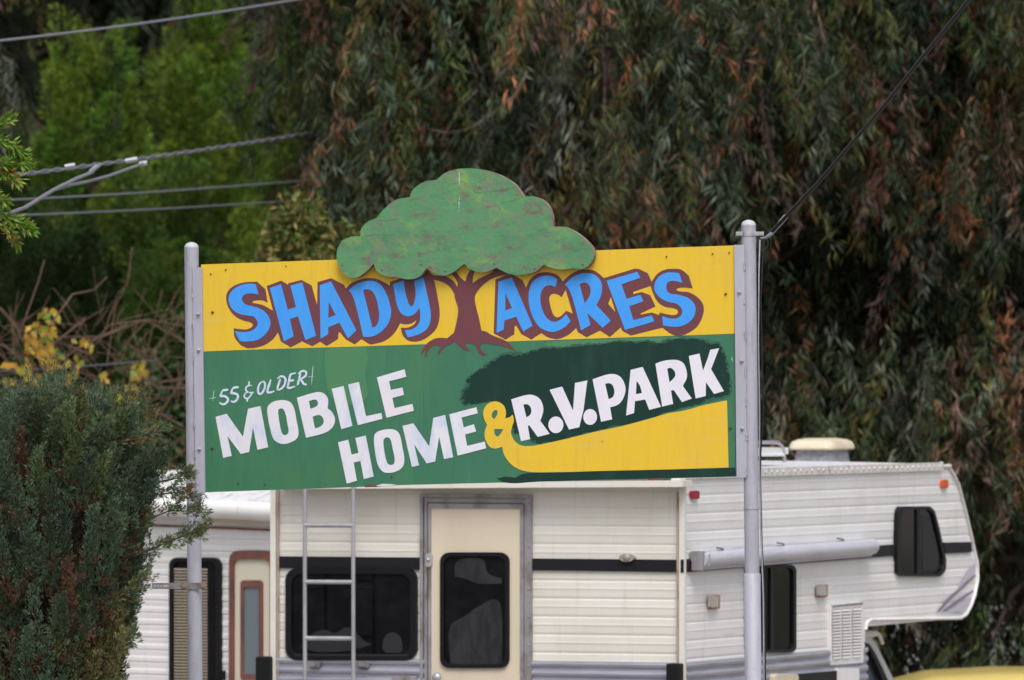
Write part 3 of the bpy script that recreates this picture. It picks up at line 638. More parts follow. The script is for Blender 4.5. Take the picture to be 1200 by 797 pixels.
# the dome is square in plan; keep the side the photo shows in proportion
def loft(mb, rings):
    n = len(rings[0]); vs = [p for r_ in rings for p in r_]; fs = []
    for i in range(len(rings) - 1):
        for k in range(n): fs.append((i * n + k, i * n + (k + 1) % n, (i + 1) * n + (k + 1) % n, (i + 1) * n + k))
    fs.append(tuple(range(n))[::-1]); fs.append(tuple((len(rings) - 1) * n + k for k in range(n))); mb.add(vs, fs)
def sq(half, z):
    return [CR + U * (um + half * x) + V * (VC - .02 + half * .62 * y) + Vector((0, 0, z)) for x, y in rrect(-1, -1, 1, 1, .3, 3)]
zl0 = P2.az(960, 529)[1]; HH = .235
b = MB(); zl0 = P2.az(960, 527)[1]; loft(b, [sq(HH, zl0), sq(HH + .008, zl0 + .012), sq(HH, zl0 + .035), sq(HH * .93, zl0 + (zt - zl0) * .72), sq(HH * .75, zl0 + (zt - zl0) * .90), sq(HH * .45, zt)]); rv = b.build('roof_vent', M['cream'], camper, bevel=.004)
b = MB(); loft(b, [sq(HH * .9, ZROOF), sq(HH * .8, zl0)]); b.build('vent_base', M['tar'], rv)
b = MB(); P3 = Plane(CR + V * .35, U, -V)
b.tube([P3.p(858, 519.5), P3.p(905, 518.2), P3.p(912, 519), P3.p(916, 522.5), P3.p(918, 528), P3.p(919.5, 541)], .0115, 10)
b.tube([P3.p(860, 519.5), P3.p(860, 541)], .0115, 10)
b.build('roof_rail', M['alu'], camper)
b = MB(); b.tube([P3.p(858, 534), P3.p(918, 533)], .009, 8); b.box(P3.p(890, 533), U * .5, V * .3, (0, 0, .04)); b.build('roof_hatch', M['siding_s'], camper)

# ================================================================== PICKUP under the camper
truck = thing('pickup_truck', (CR + U * 3 + V * 1.15), 'pale pickup truck carrying the camper, only its cab window showing under the overhang', 'pickup truck')
TP = Plane(CR + V * .24, U, -V)
TW = WID - .48
cabp = [TP.az(x, y) for x, y in ((1000, 741.5), (1024, 740.5), (1029, 742.5), (1048, 792))]
cz = cabp[-1][1]; uF = cabp[-1][0]
body = [(uF + .05, cz - .12), (uF + 1.35, cz - .28), (uF + 1.5, cz - .5), (uF + 1.5, .55), (.3, .55), (.3, ZB + .02), (cabp[0][0] - 1.15, ZB + .02), (cabp[0][0] - 1.15, cz - .12)]
b = MB(); b.prism([TP.w(u, z) for u, z in body], V * TW); b.build('body', M['truck'], truck, bevel=.03)
gh = [(cabp[0][0] - .95, cz - .12), (cabp[0][0] - .85, cabp[0][1] - .06), (cabp[1][0] - .02, cabp[1][1] - .02), (cabp[2][0] - .02, cabp[2][1] - .03), (uF - .02, cz - .1)]
b = MB(); b.prism([TP.w(u, z, -.05) for u, z in gh], V * (TW - .1)); b.build('cab_glass', M['glass_sky'], truck)
b = MB(); roofz = cabp[1][1]
b.prism([TP.w(u, z, -.03) for u, z in ((gh[1][0] - .05, roofz - .06), (gh[1][0] - .05, roofz), (cabp[1][0], roofz + .01), (cabp[2][0] + .02, roofz - .025), (cabp[2][0] - .05, roofz - .06))], V * (TW - .06))
for vv in (TW - .1,):
    b.prism([TP.w(u, z, -vv) for u, z in ((cabp[2][0] - .1, roofz - .05), (cabp[2][0] + .02, roofz - .03), (uF + .05, cz - .12), (uF - .06, cz - .12))], V * .06)
    b.prism([TP.w(u, z, -vv) for u, z in ((gh[1][0] - .1, roofz - .05), (gh[1][0] + .08, roofz - .05), (gh[0][0] + .06, cz - .12), (gh[0][0] - .08, cz - .12))], V * .06)
b.build('cab_roof', M['truck'], truck, bevel=.01)
b = MB(); b.tube([TP.p(1016, 742, .01), TP.p(1027, 741.8, .01), TP.p(1030, 744, .01), TP.p(1034, 754, .01)], .014, 8); b.box(TP.p(1014, 747, .03), U * .22, V * .14, (0, 0, .035)); b.build('drip_rail', M['siding_s'], truck, bevel=.006)
b = MB(); panel(b, TP, outline(S('1000,744 1016,745 1023,750~ 1033,768~ 1048,798 1042,799 1031,775~ 1020,756~ 1012,752 1000,752'), 0, 0, 1), .012, .05); b.build('door_pillar', M['truck'], truck, bevel=.004)
b = MB(); panel(b, TP, outline(S('1000,751 1013,752 1020,757~ 1031,776~ 1042,800 1036,800 1028,780~ 1018,760~ 1011,756 1000,756'), 0, 0, 1), .006, .03); b.build('window_seal', M['black'], truck)
for uu in (.95, uF + .75):
    for vv in (.0, TW - .22):
        c = TP.w(uu, .38, -vv)
        b = MB(); b.tube([c, c + V * .04, c + V * .18, c + V * .22], [.33, .38, .38, .33], 28); wh = b.build('wheel', M['rubber'], truck)
        b = MB(); b.tube([c - V * .015, c + V * .03], [.17, .21], 20); b.build('rim', M['alu'], wh)
b = MB(); b.box(TP.w(uF + 1.5, .5, .02), U * .12, V * (TW + .04), (0, 0, .18)); b.build('bumper', M['alu'], truck, bevel=.02)
b = MB(); b.box(TP.w(.18, .5, .02), U * .12, V * (TW + .04), (0, 0, .16)); b.build('bumper', M['alu'], truck, bevel=.02)
for vv in (.08, TW - .3):
    b = MB(); b.box(TP.w(uF + 1.49, .82, -vv), U * .03, V * .22, (0, 0, .14)); b.build('headlight', M['clear'], truck, bevel=.01)

# ================================================================== YELLOW CAR (behind, at the right)
YC = 56.5
pl = at(1046, 797, YC)
car = thing('parked_car', (pl.x + 1.9, YC + .8, 0), 'pale yellow car parked behind the camper at the lower right, only its roof showing', 'car')
zr = at(1150, 783, YC + .85).z
X0 = pl.x - 1.0
CP = Plane((X0, YC, 0), (1, 0, 0), (0, -1, 0))
low = [(0, .35), (4.4, .35), (4.45, .8), (4.3, .98), (3.6, 1.05), (.25, 1.08), (.0, .95), (-.03, .6)]
b = MB(); b.prism([CP.w(a, z) for a, z in low], (0, 1.7, 0)); b.build('body', M['yellowcar'], car, bevel=.06)
def car_ring(y, k, dz):
    pr = [(.55, 1.07), (.82, zr - .22), (1.0, zr - .09), (1.25, zr - .025), (1.7, zr), (2.2, zr), (2.6, zr - .03), (2.9, zr - .10), (3.15, zr - .26), (3.7, 1.04)]
    cx = 2.1; return [(Vector((X0 + cx + (a - cx) * k, y, z - (z - 1.05) * dz))) for a, z in pr]
def loft_open(mb, rings):
    n = len(rings[0]); mb.add([p for r_ in rings for p in r_], [(i * n + k, i * n + k + 1, (i + 1) * n + k + 1, (i + 1) * n + k) for i in range(len(rings) - 1) for k in range(n - 1)] , True)
    mb.add(rings[0], [tuple(range(n))], False); mb.add(rings[-1], [tuple(range(n))[::-1]], False)
b = MB(); loft_open(b, [car_ring(YC + .05, .99, .14), car_ring(YC + .14, .985, .05), car_ring(YC + .3, .98, .01), car_ring(YC + .85, .98, -.015), car_ring(YC + 1.4, .98, .01), car_ring(YC + 1.56, .985, .05), car_ring(YC + 1.65, .99, .14)]); b.build('roof', M['yellowcar'], car)
for y in (YC + .035, YC + 1.655):
    for a0, a1, b0, b1 in ((.78, 1.95, 1.0, 1.95), (2.03, 3.35, 2.03, 2.95)):
        b = MB(); b.prism([Vector((X0 + a0, y, 1.12)), Vector((X0 + a1, y, 1.12)), Vector((X0 + b1, y, zr - .26)), Vector((X0 + b0, y, zr - .26))], (0, .012, 0)); b.build('side_window', M['glass_sky'], car)
for xx in (.85, 3.6):
    for y in (YC - .03, YC + 1.55):
        c = Vector((X0 + xx, y, .32)); b = MB(); b.tube([c, c + Vector((0, .03, 0)), c + Vector((0, .15, 0)), c + Vector((0, .18, 0))], [.28, .32, .32, .28], 26); wh = b.build('wheel', M['rubber'], car)
        b = MB(); b.tube([c - Vector((0, .012, 0)), c + Vector((0, .02, 0))], [.15, .18], 18); b.build('rim', M['alu'], wh)

# ================================================================== SECOND RV (left, behind)
T2 = math.radians(42)
O2 = at(330, 650, 54.2); O2.z = 0
RV = Plane(O2, (-math.cos(T2), math.sin(T2), 0), (-math.sin(T2), -math.cos(T2), 0))
rvt = thing('motorhome', O2 + RV.a * 2 - RV.n * 1.1, 'white ribbed motorhome with brown framed door and louvred window behind the left sign post', 'motorhome')
Lr = RV.az(120, 650)[0]; zt2 = RV.az(322, 588)[1]; ztl = RV.az(190, 562)[1]
prof2 = [(-1.2, .6), (Lr + 1.0, .6), (Lr + 1.0, zt2), (-1.2, zt2)]
b = MB(); b.prism([RV.w(a, z, -.01) for a, z in prof2], -RV.n * 2.3); b.build('body_shell', M['siding_s'], rvt)
b = MB(); siding(b, RV, prof2, z1=zt2 - .1, prof=[(0, 0), (.008, .007), (.03, .007), (.040, .002), (.070, .004)], pitch=.078, base=.0); b.build('side_siding', M['siding_s'], rvt)
b = MB(); n = 10; rg = []
for i in range(n + 1):
    t = i / n; rg.append(RV.w(-1.25, zt2 + .17 * math.sin(math.pi * min(1, t * 1.0)) ** .5, .05 - 2.42 * t))
b.prism(rg, RV.a * (Lr + 2.3)); b.build('roof', M['roofwhite'], rvt)
# rolled awning along the roof edge
b = MB(); b.tube([RV.p(x, y, .10) for x, y in ((332, 600.5), (300, 599), (260, 597), (238, 596), (200, 594.5), (150, 592))], .060, 18)
b.build('awning_roll', M['siding_s'], rvt)
b = MB(); panel(b, RV, [(236, 608), (335, 612), (335, 617), (236, 613)], .02, .02); b.build('cream_band', M['cream'], rvt)  # cream band below the awning roll
b = MB(); panel(b, RV, [(150, 613), (335, 620.5), (335, 623.2), (150, 615.6)], .022, .02); b.build('trim_line', M['brownframe'], rvt)
# window with louvres
wo_ = [(x, y) for x, y in rrect(198, 653.5, 257, 850, 9)]
fr = window(RV, wo_, inner=4.5, parent=rvt, off=.034)
b = MB()
for k in range(46):
    y = 666 + k * 3.6; b.add([RV.p(204, y, .022), RV.p(243, y + .5, .022), RV.p(243, y + 2.6, .032), RV.p(204, y + 2.1, .032)], [(0, 1, 2, 3)])
b.build('louver', M['slat'], fr)
# entry door
ox = outline(S('268,850 268,660 270,650~ 277,645.5~ 312,645.5~ 317,648~ 319.5,655~ 320,850'), 0, 0, 1)
ix = outline(S('273,850 273,662 275,657~ 280,655.5 308,655.5 314,658~ 316,664 316,850'), 0, 0, 1)
b = MB(); panel(b, RV, ox, .040, .038, [ix]); b.build('door_frame', M['brownframe'], rvt, bevel=.004)
b = MB(); panel(b, RV, ix, .022, .018); d2 = b.build('entry_door', M['rvcream'], rvt)
b = MB(); wi = rrect(285, 688, 303, 790, 2.5); wo2 = rrect(281.5, 680, 307, 797, 4); panel(b, RV, wo2, .036, .016, [wi]); f2 = b.build('door_window', M['brownframe'], d2, bevel=.003)
b = MB(); panel(b, RV, wi, .026, .003); b.build('pane', M['frost'], f2)
b = MB(); b.tube([RV.p(262.5, 786, .05), RV.p(262.5, 797, .05)], .012, 8); b.tube([RV.p(262.5, 788, .0), RV.p(262.5, 788, .05)], .008, 6); b.build('grab_handle', M['black'], rvt)
# roof equipment and a painted dark gap under the sign board
b = MB(); R2 = Plane(O2 - RV.n * .7, RV.a, RV.n)
b.prism([R2.p(x, y) for x, y in ((180, 563.5), (232, 563.5), (266, 572), (270, 592), (180, 592))], -RV.n * .9); b.build('roof_pod', M['siding_s'], rvt, bevel=.03)
b = MB(); b.prism([R2.p(x, y) for x, y in ((264, 576), (325, 576), (325, 581), (280, 588), (270, 590))], -RV.n * .03); b.build('roof_gap_shade', M['black'], rvt)  # flat black sheet paints the shade of the gap beside the pod
b = MB(); b.prism([R2.p(x, y, .06) for x, y in ((276, 589.5), (325, 578.5), (325, 593), (276, 593))], -RV.n * .25); b.build('roof_rack_box', M['bluetarp'], rvt, bevel=.01)
for aa in (.6, Lr):
    for dd in (.02, 2.1):
        c = RV.w(aa, .36, -dd); b = MB(); b.tube([c, c - RV.n * .04, c - RV.n * .16, c - RV.n * .2], [.31, .36, .36, .31], 26); wh = b.build('wheel', M['rubber'], rvt)
        b = MB(); b.tube([c + RV.n * .012, c - RV.n * .02], [.17, .2], 18); b.build('rim', M['alu'], wh)

# ================================================================== SIGN
TS = math.radians(18)
OS = at(550, 430, 44.0); OS.z = 0
SG = Plane(OS, (math.cos(TS), -math.sin(TS), 0), (-math.sin(TS), -math.cos(TS), 0))
sign = thing('roadside_sign', OS, 'large hand painted green and yellow park sign with a tree cutout between grey posts', 'sign')
board = MB()
bd = [(235.6, 310), (860, 287.6), (862.3, 558.6), (700, 562.8), (467, 568.6), (462, 569.2), (440, 571.0), (430, 570.4), (240.3, 577)]
board.cur = 0; panel(board, SG, bd, 0, .019)
def pnt(idx, pts, off, holes=()):
    off *= .4; board.cur = idx; panel(board, SG, pts, off, 0, holes)
# 1 yellow, 2 mid patch, 3 dark patch, 4 maroon, 5 light patch, 6 bare wood, 7 nail, 8 thin white
pnt(1, [(235.6, 310), (860, 287.6), (860.9, 391), (700, 396.6), (595, 400.2), (500, 403.4), (400, 406.6), (300, 409.6), (237.4, 412)], .0015)
pnt(5, shape('PX: 383,408~ 395,406.6 429,405.6 431,420~ 428,440~ 431,462~ 424,470~ 402,474~ 386,462~ 381,430~'), .001)
pnt(5, shape('PX: 640,402~ 700,398 770,396 800,398~ 760,402~ 700,408~ 655,409~'), .001)
rj = random.Random(4)
def ragged(pts, amp, n=6, seed=1):
    r = random.Random(seed); out = []
    for i in range(len(pts)):
        a, b = pts[i], pts[(i + 1) % len(pts)]
        for k in range(n):
            t = k / n; out.append((a[0] + (b[0] - a[0]) * t + r.uniform(-amp, amp) * 1.6, a[1] + (b[1] - a[1]) * t + r.uniform(-amp, amp)))
    return out
PD = multi('X4: 70,600 45,550 50,490 95,460 90,390 150,340 240,280 300,235 400,185 500,190 540,185 620,155 740,125 850,128 950,113 1080,98 X5: 20,170 110,160 180,142 300,152 430,142 500,167 600,132 720,117 860,132 920,162 1000,157 1050,240 1070,330 1085,430 1105,520 1090,580 1000,603 900,618 860,655 700,695 X6: 1196,280 930,338 800,373 650,408 520,437 480,420 440,380 335,355 305,330 310,260 240,230 130,97 0,118')
PM = multi('X4: 62,612 38,560 30,470 85,440 80,380 150,325 230,270 290,220 380,168 520,152 560,170 640,140 740,112 850,117 950,102 1080,85 X5: 20,155 110,148 180,130 300,140 430,128 500,153 600,118 720,104 870,118 940,146 1010,140 1062,235 1085,330 1098,430 1120,520 1105,592 1020,622 950,640 880,662 700,698 X6: 1196,283 930,342 800,376 650,411 520,440 460,430 420,395 335,362 298,345 300,260 240,230 110,107 0,128')
pnt(2, ragged(PM, 1.1, 7, 3), .0015); pnt(3, ragged(PD, 1.5, 6, 5), .003)
for k in range(70):     # dry brush strokes at the edge of the dark patch
    i = rj.randrange(len(PD) - 26); a, b = PD[i], PD[i + 1]; t = rj.random(); x = a[0] + (b[0] - a[0]) * t; y = a[1] + (b[1] - a[1]) * t; l = rj.uniform(4, 12); h = rj.uniform(.3, .8)
    sl = rj.uniform(-.5, .1)
    pnt(rj.choice((2, 3)), [(x - l / 2, y - sl * l / 2), (x, y - h - sl * 0), (x + l / 2, y + sl * l / 2), (x, y + h)], .0032 + k * .00002)
pnt(3, ragged(shape('PX: 582,561 592,558.5 604,560 612,555.5 624,554.2 660,553.6 700,552.4 760,551 820,549.6 854,548.6 861.4,547.8 861.8,558 780,560.3 700,562.2 640,564 606,566.6 590,565.5'), .25, 2, 9), .003)
# swoosh and ampersand
pnt(1, shape('X7: 912,55 740,90 620,125~ 500,145 330,195~ 160,240 20,268 X6: 1000,328 930,342 800,375 660,408~ 520,438~ 440,450~ 370,445~ 320,410~ 292,350~ 300,300~ 314,250~ 305,205 285,222~ 247,235 252,190~ 235,135~ 180,103~ 120,115~ 80,165~ 78,225~ 105,285 87,340~ 92,400~ 125,455~ 170,470~ 222,455 235,510~ 280,580~ 350,630~ 440,652~ 540,655 750,652 X7: 0,552 500,541 923,527'),
    .0045, [shape('W4: 945,138~ 955,180~ 925,232 900,210~ 905,165~'), shape('W4: 925,335 1018,335 985,390~ 955,412~ 928,385~')])
# maroon block shadows
MS = 'V1: 50,230~ 80,150~ 150,95~ 260,60~ 410,50 510,140 535,298 480,272~ 400,272~ 358,290~ 400,305~ 480,325~ 597,390 522,102 695,38 768,85 775,70 930,30 1048,95 1112,325 V2: 220,55 380,10 525,85 552,130 610,70~ 720,25~ 830,8~ 920,20~ 1065,95 V3: 170,145 165,105 560,-25 640,-5 690,100 720,250~ 748,420~ 745,540~ 710,650~ 620,740~ 530,790~ 440,802~ 370,785 320,730~ 295,640 380,635~ 450,600~ 482,545 430,585~ 350,600~ 290,588 V2: 1110,660~ 1000,745~ 850,785 820,778 732,722 655,785 550,725 480,640 465,650 460,720 327,803 250,752 160,806 40,748 V1: 805,818 690,750 655,645 600,720~ 500,790~ 380,825~ 290,828 215,790 150,700~ 137,595 210,605~ 300,605~ 360,565~ 340,530~ 250,505~ 150,450~ 75,350~'
pnt(4, shape(MS), .003)
MA = 'V4: 105,95 230,40 300,30 345,60 420,100 462,190 500,110~ 570,40~ 680,10~ 790,25~ 850,60~ 890,118 V5: 180,70~ 280,20~ 370,10~ 470,25~ 575,108 930,0 980,0 1085,50 1132,150 V6: 500,110~ 590,60~ 690,50~ 780,60~ 868,130 915,280 800,270~ 725,290~ 760,312~ 870,325~ 980,390~ 1040,480~ 1035,590~ 970,720~ 880,790~ 800,825~ 720,832~ 640,800 560,738 193,830 90,775 75,735 V5: 645,797 530,722 372,800 270,740 250,692 V4: 960,740~ 860,785~ 800,790~ 720,770~ 640,722 525,797 405,730 350,635 330,640 325,735 225,797 85,725'
pnt(4, shape(MA), .003, [shape('V4: 735,340~ 740,290~ 780,262~ 840,275~ 878,305 925,215 1008,492 932,460 870,520~ 815,535~ 770,480~'),
    shape('V5: 655,330 710,505 625,410'), shape('V6: 425,250 440,310~ 500,430~ 580,490~ 700,515~ 742,545~ 720,585~ 640,585~ 530,560 520,590 440,560 305,585 310,570 480,490 420,360 320,320 220,345 220,320')])
# painted trunk with roots and limbs
pnt(4, shape('X3: 150,40 200,90~ 300,100~ 370,140~ 405,190 410,160 385,115~ 340,60 395,60 430,110~ 475,145 485,100~ 520,40 560,45 540,100~ 535,160 590,120~ 700,65~ 740,20 850,60 860,80 820,85~ 700,120~ 640,160~ 590,210~ 555,270~ 560,340~ 590,460~ 610,560 650,570~ 700,600~ 820,650~ 905,735 780,690~ 700,680~ 640,665~ 600,690~ 620,740~ 672,770 640,770 620,778 580,740~ 560,690~ 530,672~ 480,665 475,690 520,740 460,720~ 420,690~ 380,665~ 300,700~ 270,730~ 245,775 240,740~ 262,700~ 200,690~ 155,740~ 145,790 130,775 135,730~ 150,705 120,735~ 90,770 110,720~ 160,660~ 230,625~ 320,625 375,580 400,480~ 412,380~ 385,290~ 380,250 340,190~ 280,150~ 185,125 130,60'), .0045)
# chips, nails and screw heads
pnt(6, shape('PX: 427,571.2 431,567.6 438,568.6 446,569.0 441,570.8'), .002)
pnt(9, shape('PX: 440,569.6 448,567 458,567.2 466,568.4 460,569.0 448,570.2'), .0025)
for x, y, r_ in ((249, 366, 1.6), (247, 321, .9), (264.5, 316, 1.0), (335, 311.5, .7), (781, 300.7, 1.0), (835, 297.3, 1.0), (854.5, 296, .9), (850.4, 344.6, 1.6), (248.5, 525, 1.7), (310.5, 567, 1.0), (279, 566, .9), (856, 501.5, 1.7), (706, 517, .6), (566, 487.8, .6), (459, 558, .9), (857.5, 552, .8)):
    board.cur = 7; board.dome(SG.p(x, y, .0055), SG.n, r_ / 235, .0035, 8, 2)
    board.tube([SG.p(x, y, -.002), SG.p(x, y, .0055)], r_ / 235, 8)
def streak(x0, y0, x1, y1, w_, idx, off=.0062): pnt(idx, [(x0 - w_, y0), (x0 + w_, y0), (x1 + w_, y1), (x1 - w_, y1)], off)
for k in range(26):    # vertical cracks in the ply face
    x = rj.uniform(245, 560); y = rj.uniform(420, 545); l = rj.uniform(5, 22); streak(x, y, x + rj.uniform(-.6, .6), y + l, rj.uniform(.12, .3), 2, .0012)
pnt(8, shape('PX: 859,425 857.2,421 857.6,417 858.6,421'), .004)
brd = board.build('sign_board', [M['board_green'], M['yellow'], M['patch_mid'], M['patch_dark'], M['maroon'], M['patch_light'], M['rust'], M['nail'], M['white_thin'], M['roofwhite']], sign)

def glyph(pts, m, off=.0026, holes=()):
    b = MB(); panel(b, SG, shape(pts), off, 0, [shape(h) for h in holes]); return b.build('letter', m, brd)
BL = M['blue']
glyph('V1: 395,80 430,200 330,188~ 255,210~ 235,262~ 275,315~ 400,350~ 500,400~ 560,490~ 565,560~ 520,650~ 430,725~ 310,750~ 208,745 148,628 250,640~ 350,622~ 410,570~ 415,520~ 375,465~ 300,445~ 210,430~ 120,370~ 80,280~ 90,200~ 150,130~ 230,90~ 310,75~', BL)
glyph('V1: 560,125 690,80 770,378 865,348 800,98 940,60 1100,685 975,732 888,455 795,488 838,690 725,748', BL)
glyph('V2: 245,95 378,48 675,620 575,715 475,530 345,585 345,665 255,718', BL, holes=['V2: 352,290 432,440 345,475'])
glyph('V2: 585,155 650,95~ 740,55~ 850,42~ 950,80~ 1020,180~ 1065,310~ 1080,420~ 1050,530~ 980,620~ 890,680~ 810,698~ 752,692 705,480 650,270~ 620,200~', BL, holes=['V2: 752,150 800,140~ 850,155~ 895,220~ 925,330~ 940,440~ 925,530~ 895,575~ 862,588'])
glyph('V3: 205,130 330,88 345,200~ 375,320~ 418,388~ 455,330~ 468,230~ 450,90 560,50 600,230~ 640,420~ 645,530~ 610,640~ 530,705~ 450,735~ 378,750 342,670 430,655~ 500,600~ 522,520~ 515,405 460,475~ 380,505~ 300,470~ 250,370~ 225,240~', BL)
glyph('V4: 140,122 298,72 540,635 430,705 348,530 212,575 200,685 118,718', BL, holes=['V4: 222,258 300,428 220,458'])
glyph('V4: 830,95 805,182 740,162~ 670,190~ 630,290~ 650,440~ 710,550~ 790,590~ 870,560~ 932,500 985,582 910,655~ 800,705~ 720,700~ 620,650~ 540,530~ 497,380~ 497,240~ 535,130~ 610,70~ 710,50~ 780,65~', BL)
glyph('V5: 118,185 190,115~ 280,65~ 380,50~ 480,80~ 545,160~ 552,250~ 530,340~ 488,425 655,605 560,690 380,515 418,655 308,720 240,450 190,290~ 150,215~', BL, holes=['V5: 290,180 350,162~ 400,190~ 420,250~ 405,320~ 352,405'])
glyph('V5: 605,140 965,35 1000,105 780,180 840,352 1000,305 1038,380 870,438 918,600 1135,545 1162,615 822,715', BL)
glyph('V6: 755,100 795,215 700,192~ 630,205~ 605,260~ 635,330~ 740,352~ 850,385~ 925,450~ 948,530~ 915,630~ 830,700~ 720,728~ 570,712 558,605 660,630~ 740,625~ 790,570~ 780,510~ 730,460~ 640,440~ 550,400~ 480,325~ 465,260~ 490,180~ 560,115~ 650,92~', BL)
WH = M['white']; W2 = M['white2']
glyph('W1: 75,285 205,248 395,515 455,190 600,158 690,640 565,670 512,410 468,695 370,718 215,510 265,740 165,765', WH)
glyph('W1: 680,180~ 720,125~ 790,95~ 880,90~ 950,115~ 995,190~ 1020,320~ 1045,460~ 1030,530~ 970,575~ 880,602~ 810,590~ 750,540~ 715,430~ 690,310~', WH, holes=['W1: 808,210~ 830,188~ 865,195~ 895,260~ 915,370~ 928,440~ 915,485~ 880,498~ 850,470~ 825,370~ 812,280~'])
glyph('W2: 62,288 250,235~ 310,245~ 350,290~ 355,340~ 350,388 390,420~ 418,480~ 410,540~ 370,590~ 300,625~ 148,662', WH, holes=['W2: 175,320 235,305~ 258,330~ 250,365~ 190,392', 'W2: 210,465 270,450~ 305,475~ 312,520~ 285,555~ 232,575'])
glyph('W2: 388,205 500,178 582,552 478,582', WH)
glyph('W2: 540,165 642,140 708,460 852,430 862,485 632,545', WH)
glyph('W2: 810,98 1068,22 1085,92 925,135 940,215 1050,192 1063,262 955,290 975,385 1142,345 1155,410 900,475', WH)
glyph('W3: 48,345 145,322 175,460 240,445 210,305 308,283 382,665 290,690 258,520 195,535 225,705 130,732', WH)
glyph('W3: 385,300~ 400,260~ 450,235~ 530,222~ 590,235~ 625,275~ 650,390~ 668,500~ 655,570~ 600,615~ 510,632~ 455,610~ 415,540~ 390,400~', WH, holes=['W3: 472,340~ 485,308~ 515,300~ 540,325~ 560,410~ 578,500~ 570,545~ 540,558~ 510,540~ 485,450~'])
glyph('W4: -30,302 83,275 247,515 290,220 413,188 497,628 402,648 350,415 310,672 222,692 90,490 143,712 68,728', WH)
glyph('W4: 455,182 738,108 752,172 585,215 605,318 712,285 735,360 620,392 642,510 825,465 838,535 543,612', WH)
glyph('W5: 90,280 250,232~ 340,228~ 420,270~ 460,350~ 462,430~ 430,530 540,682 400,718 300,580 285,590 310,745 205,768', W2, holes=['W5: 232,340 280,338~ 320,380~ 318,450~ 268,492'])
def circ(v, cx, cy, rx, ry): return v + ': ' + ' '.join('%.1f,%.1f~' % (cx + rx * math.cos(a), cy + ry * math.sin(a)) for a in [2 * math.pi * k / 10 for k in range(10)])
glyph(circ('W5', 612, 577, 88, 97), W2); glyph(circ('W5', 1012, 485, 80, 93), W2)
glyph('W5: 538,168 685,130 812,410 835,88 980,58 935,400 885,605 765,632', W2)
glyph('W6: 243,245 400,192~ 490,183~ 560,210~ 610,280~ 628,370~ 600,470~ 540,540~ 448,572 472,712 342,740', W2, holes=['W6: 390,298 440,290~ 480,320~ 498,390~ 480,450~ 432,478'])
glyph('W6: 688,135 828,100 1042,565 905,602 858,480 738,500 728,638 635,668', W2, holes=['W6: 757,262 795,320~ 820,405 750,418'])
glyph('W7: 180,262 250,235~ 340,218~ 440,220~ 510,260~ 545,350~ 545,430~ 500,522 605,668 490,710 395,570 362,575 387,732 258,762', W2, holes=['W7: 318,318 360,312~ 405,355~ 408,410~ 345,480'])
glyph('W7: 570,172 695,142 735,345 790,200 820,100 925,80 830,325 980,582 865,615 770,478 768,638 650,668', W2)
# the small brush script: 55 & OLDER
def brush(strokes, wpx, m, name='letter'):
    b = MB(); k = 0
    for s_ in strokes:
        w_ = wpx
        q = multi('W8: ' + s_); n = len(q); cl = []
        for i in range(n - 1):      # smooth the stroke centre line
            a = q[max(i - 1, 0)]; p0 = q[i]; p1 = q[i + 1]; d = q[min(i + 2, n - 1)]
            for t in [j / 6 for j in range(6)]:
                cl.append(tuple(.5 * ((2 * p0[c]) + (-a[c] + p1[c]) * t + (2 * a[c] - 5 * p0[c] + 4 * p1[c] - d[c]) * t * t + (-a[c] + 3 * p0[c] - 3 * p1[c] + d[c]) * t ** 3) for c in (0, 1)))
        cl.append(q[-1][:2]); vs = []; off = .0022 + k * .0002; k += 1
        for i, p_ in enumerate(cl):
            a = cl[max(i - 1, 0)]; d = cl[min(i + 1, len(cl) - 1)]; tx, ty = d[0] - a[0], d[1] - a[1]; l = math.hypot(tx, ty) or 1
            e = i / (len(cl) - 1); ww = w_ * (.55 + .45 * min(1, 4 * e, 5 * (1 - e))) / 2
            vs += [SG.p(p_[0] - ty / l * ww, p_[1] + tx / l * ww, off), SG.p(p_[0] + ty / l * ww, p_[1] - tx / l * ww, off)]
        b.add(vs, [(2 * i, 2 * i + 1, 2 * i + 3, 2 * i + 2) for i in range(len(cl) - 1)])
    return b.build(name, m, brd)
SCR = M['white_script']
brush(['208,292 175,296 142,302', '142,302 134,330 125,362 165,362 200,385 202,415 170,448 138,448 110,432'], 2.7, SCR)
brush(['322,264 290,268 256,275', '256,275 248,300 240,330 275,332 308,350 310,385 288,415 260,425 235,415'], 2.7, SCR)
brush(['466,248 425,250 400,270 400,300 425,318', '425,318 392,335 380,365 398,388 425,385 450,355 468,328', '434,202 432,232 430,258', '414,380 413,405 412,425', '430,325 455,326 482,322'], 1.9, SCR)
brush(['590,205 555,220 533,265 530,310 545,340 575,325 598,285 606,240 592,205 570,210'], 2.5, SCR)
brush(['668,182 655,225 640,270 632,318 665,322 706,308'], 2.5, SCR)
brush(['770,175 758,215 745,255 738,298', '738,175 770,150 805,152 826,180 820,230 790,275 745,300'], 2.5, SCR)
brush(['938,112 905,120 880,132 868,180 858,225 852,272 890,270 932,255', '866,200 890,195 918,188'], 2.5, SCR)
brush(['990,115 978,160 968,200 956,246', '965,125 990,100 1025,90 1050,105 1045,140 1015,165 984,176', '984,176 1005,200 1025,230 1058,238'], 2.5, SCR)
brush(['56,288 50,330 45,370 38,415', '0,392 35,385 78,376'], 1.0, M['white_thin'], 'tick_mark')
brush(['1126,32 1120,90 1114,160 1108,240', '1064,156 1095,152 1132,146'], 1.1, M['white_thin'], 'tick_mark')

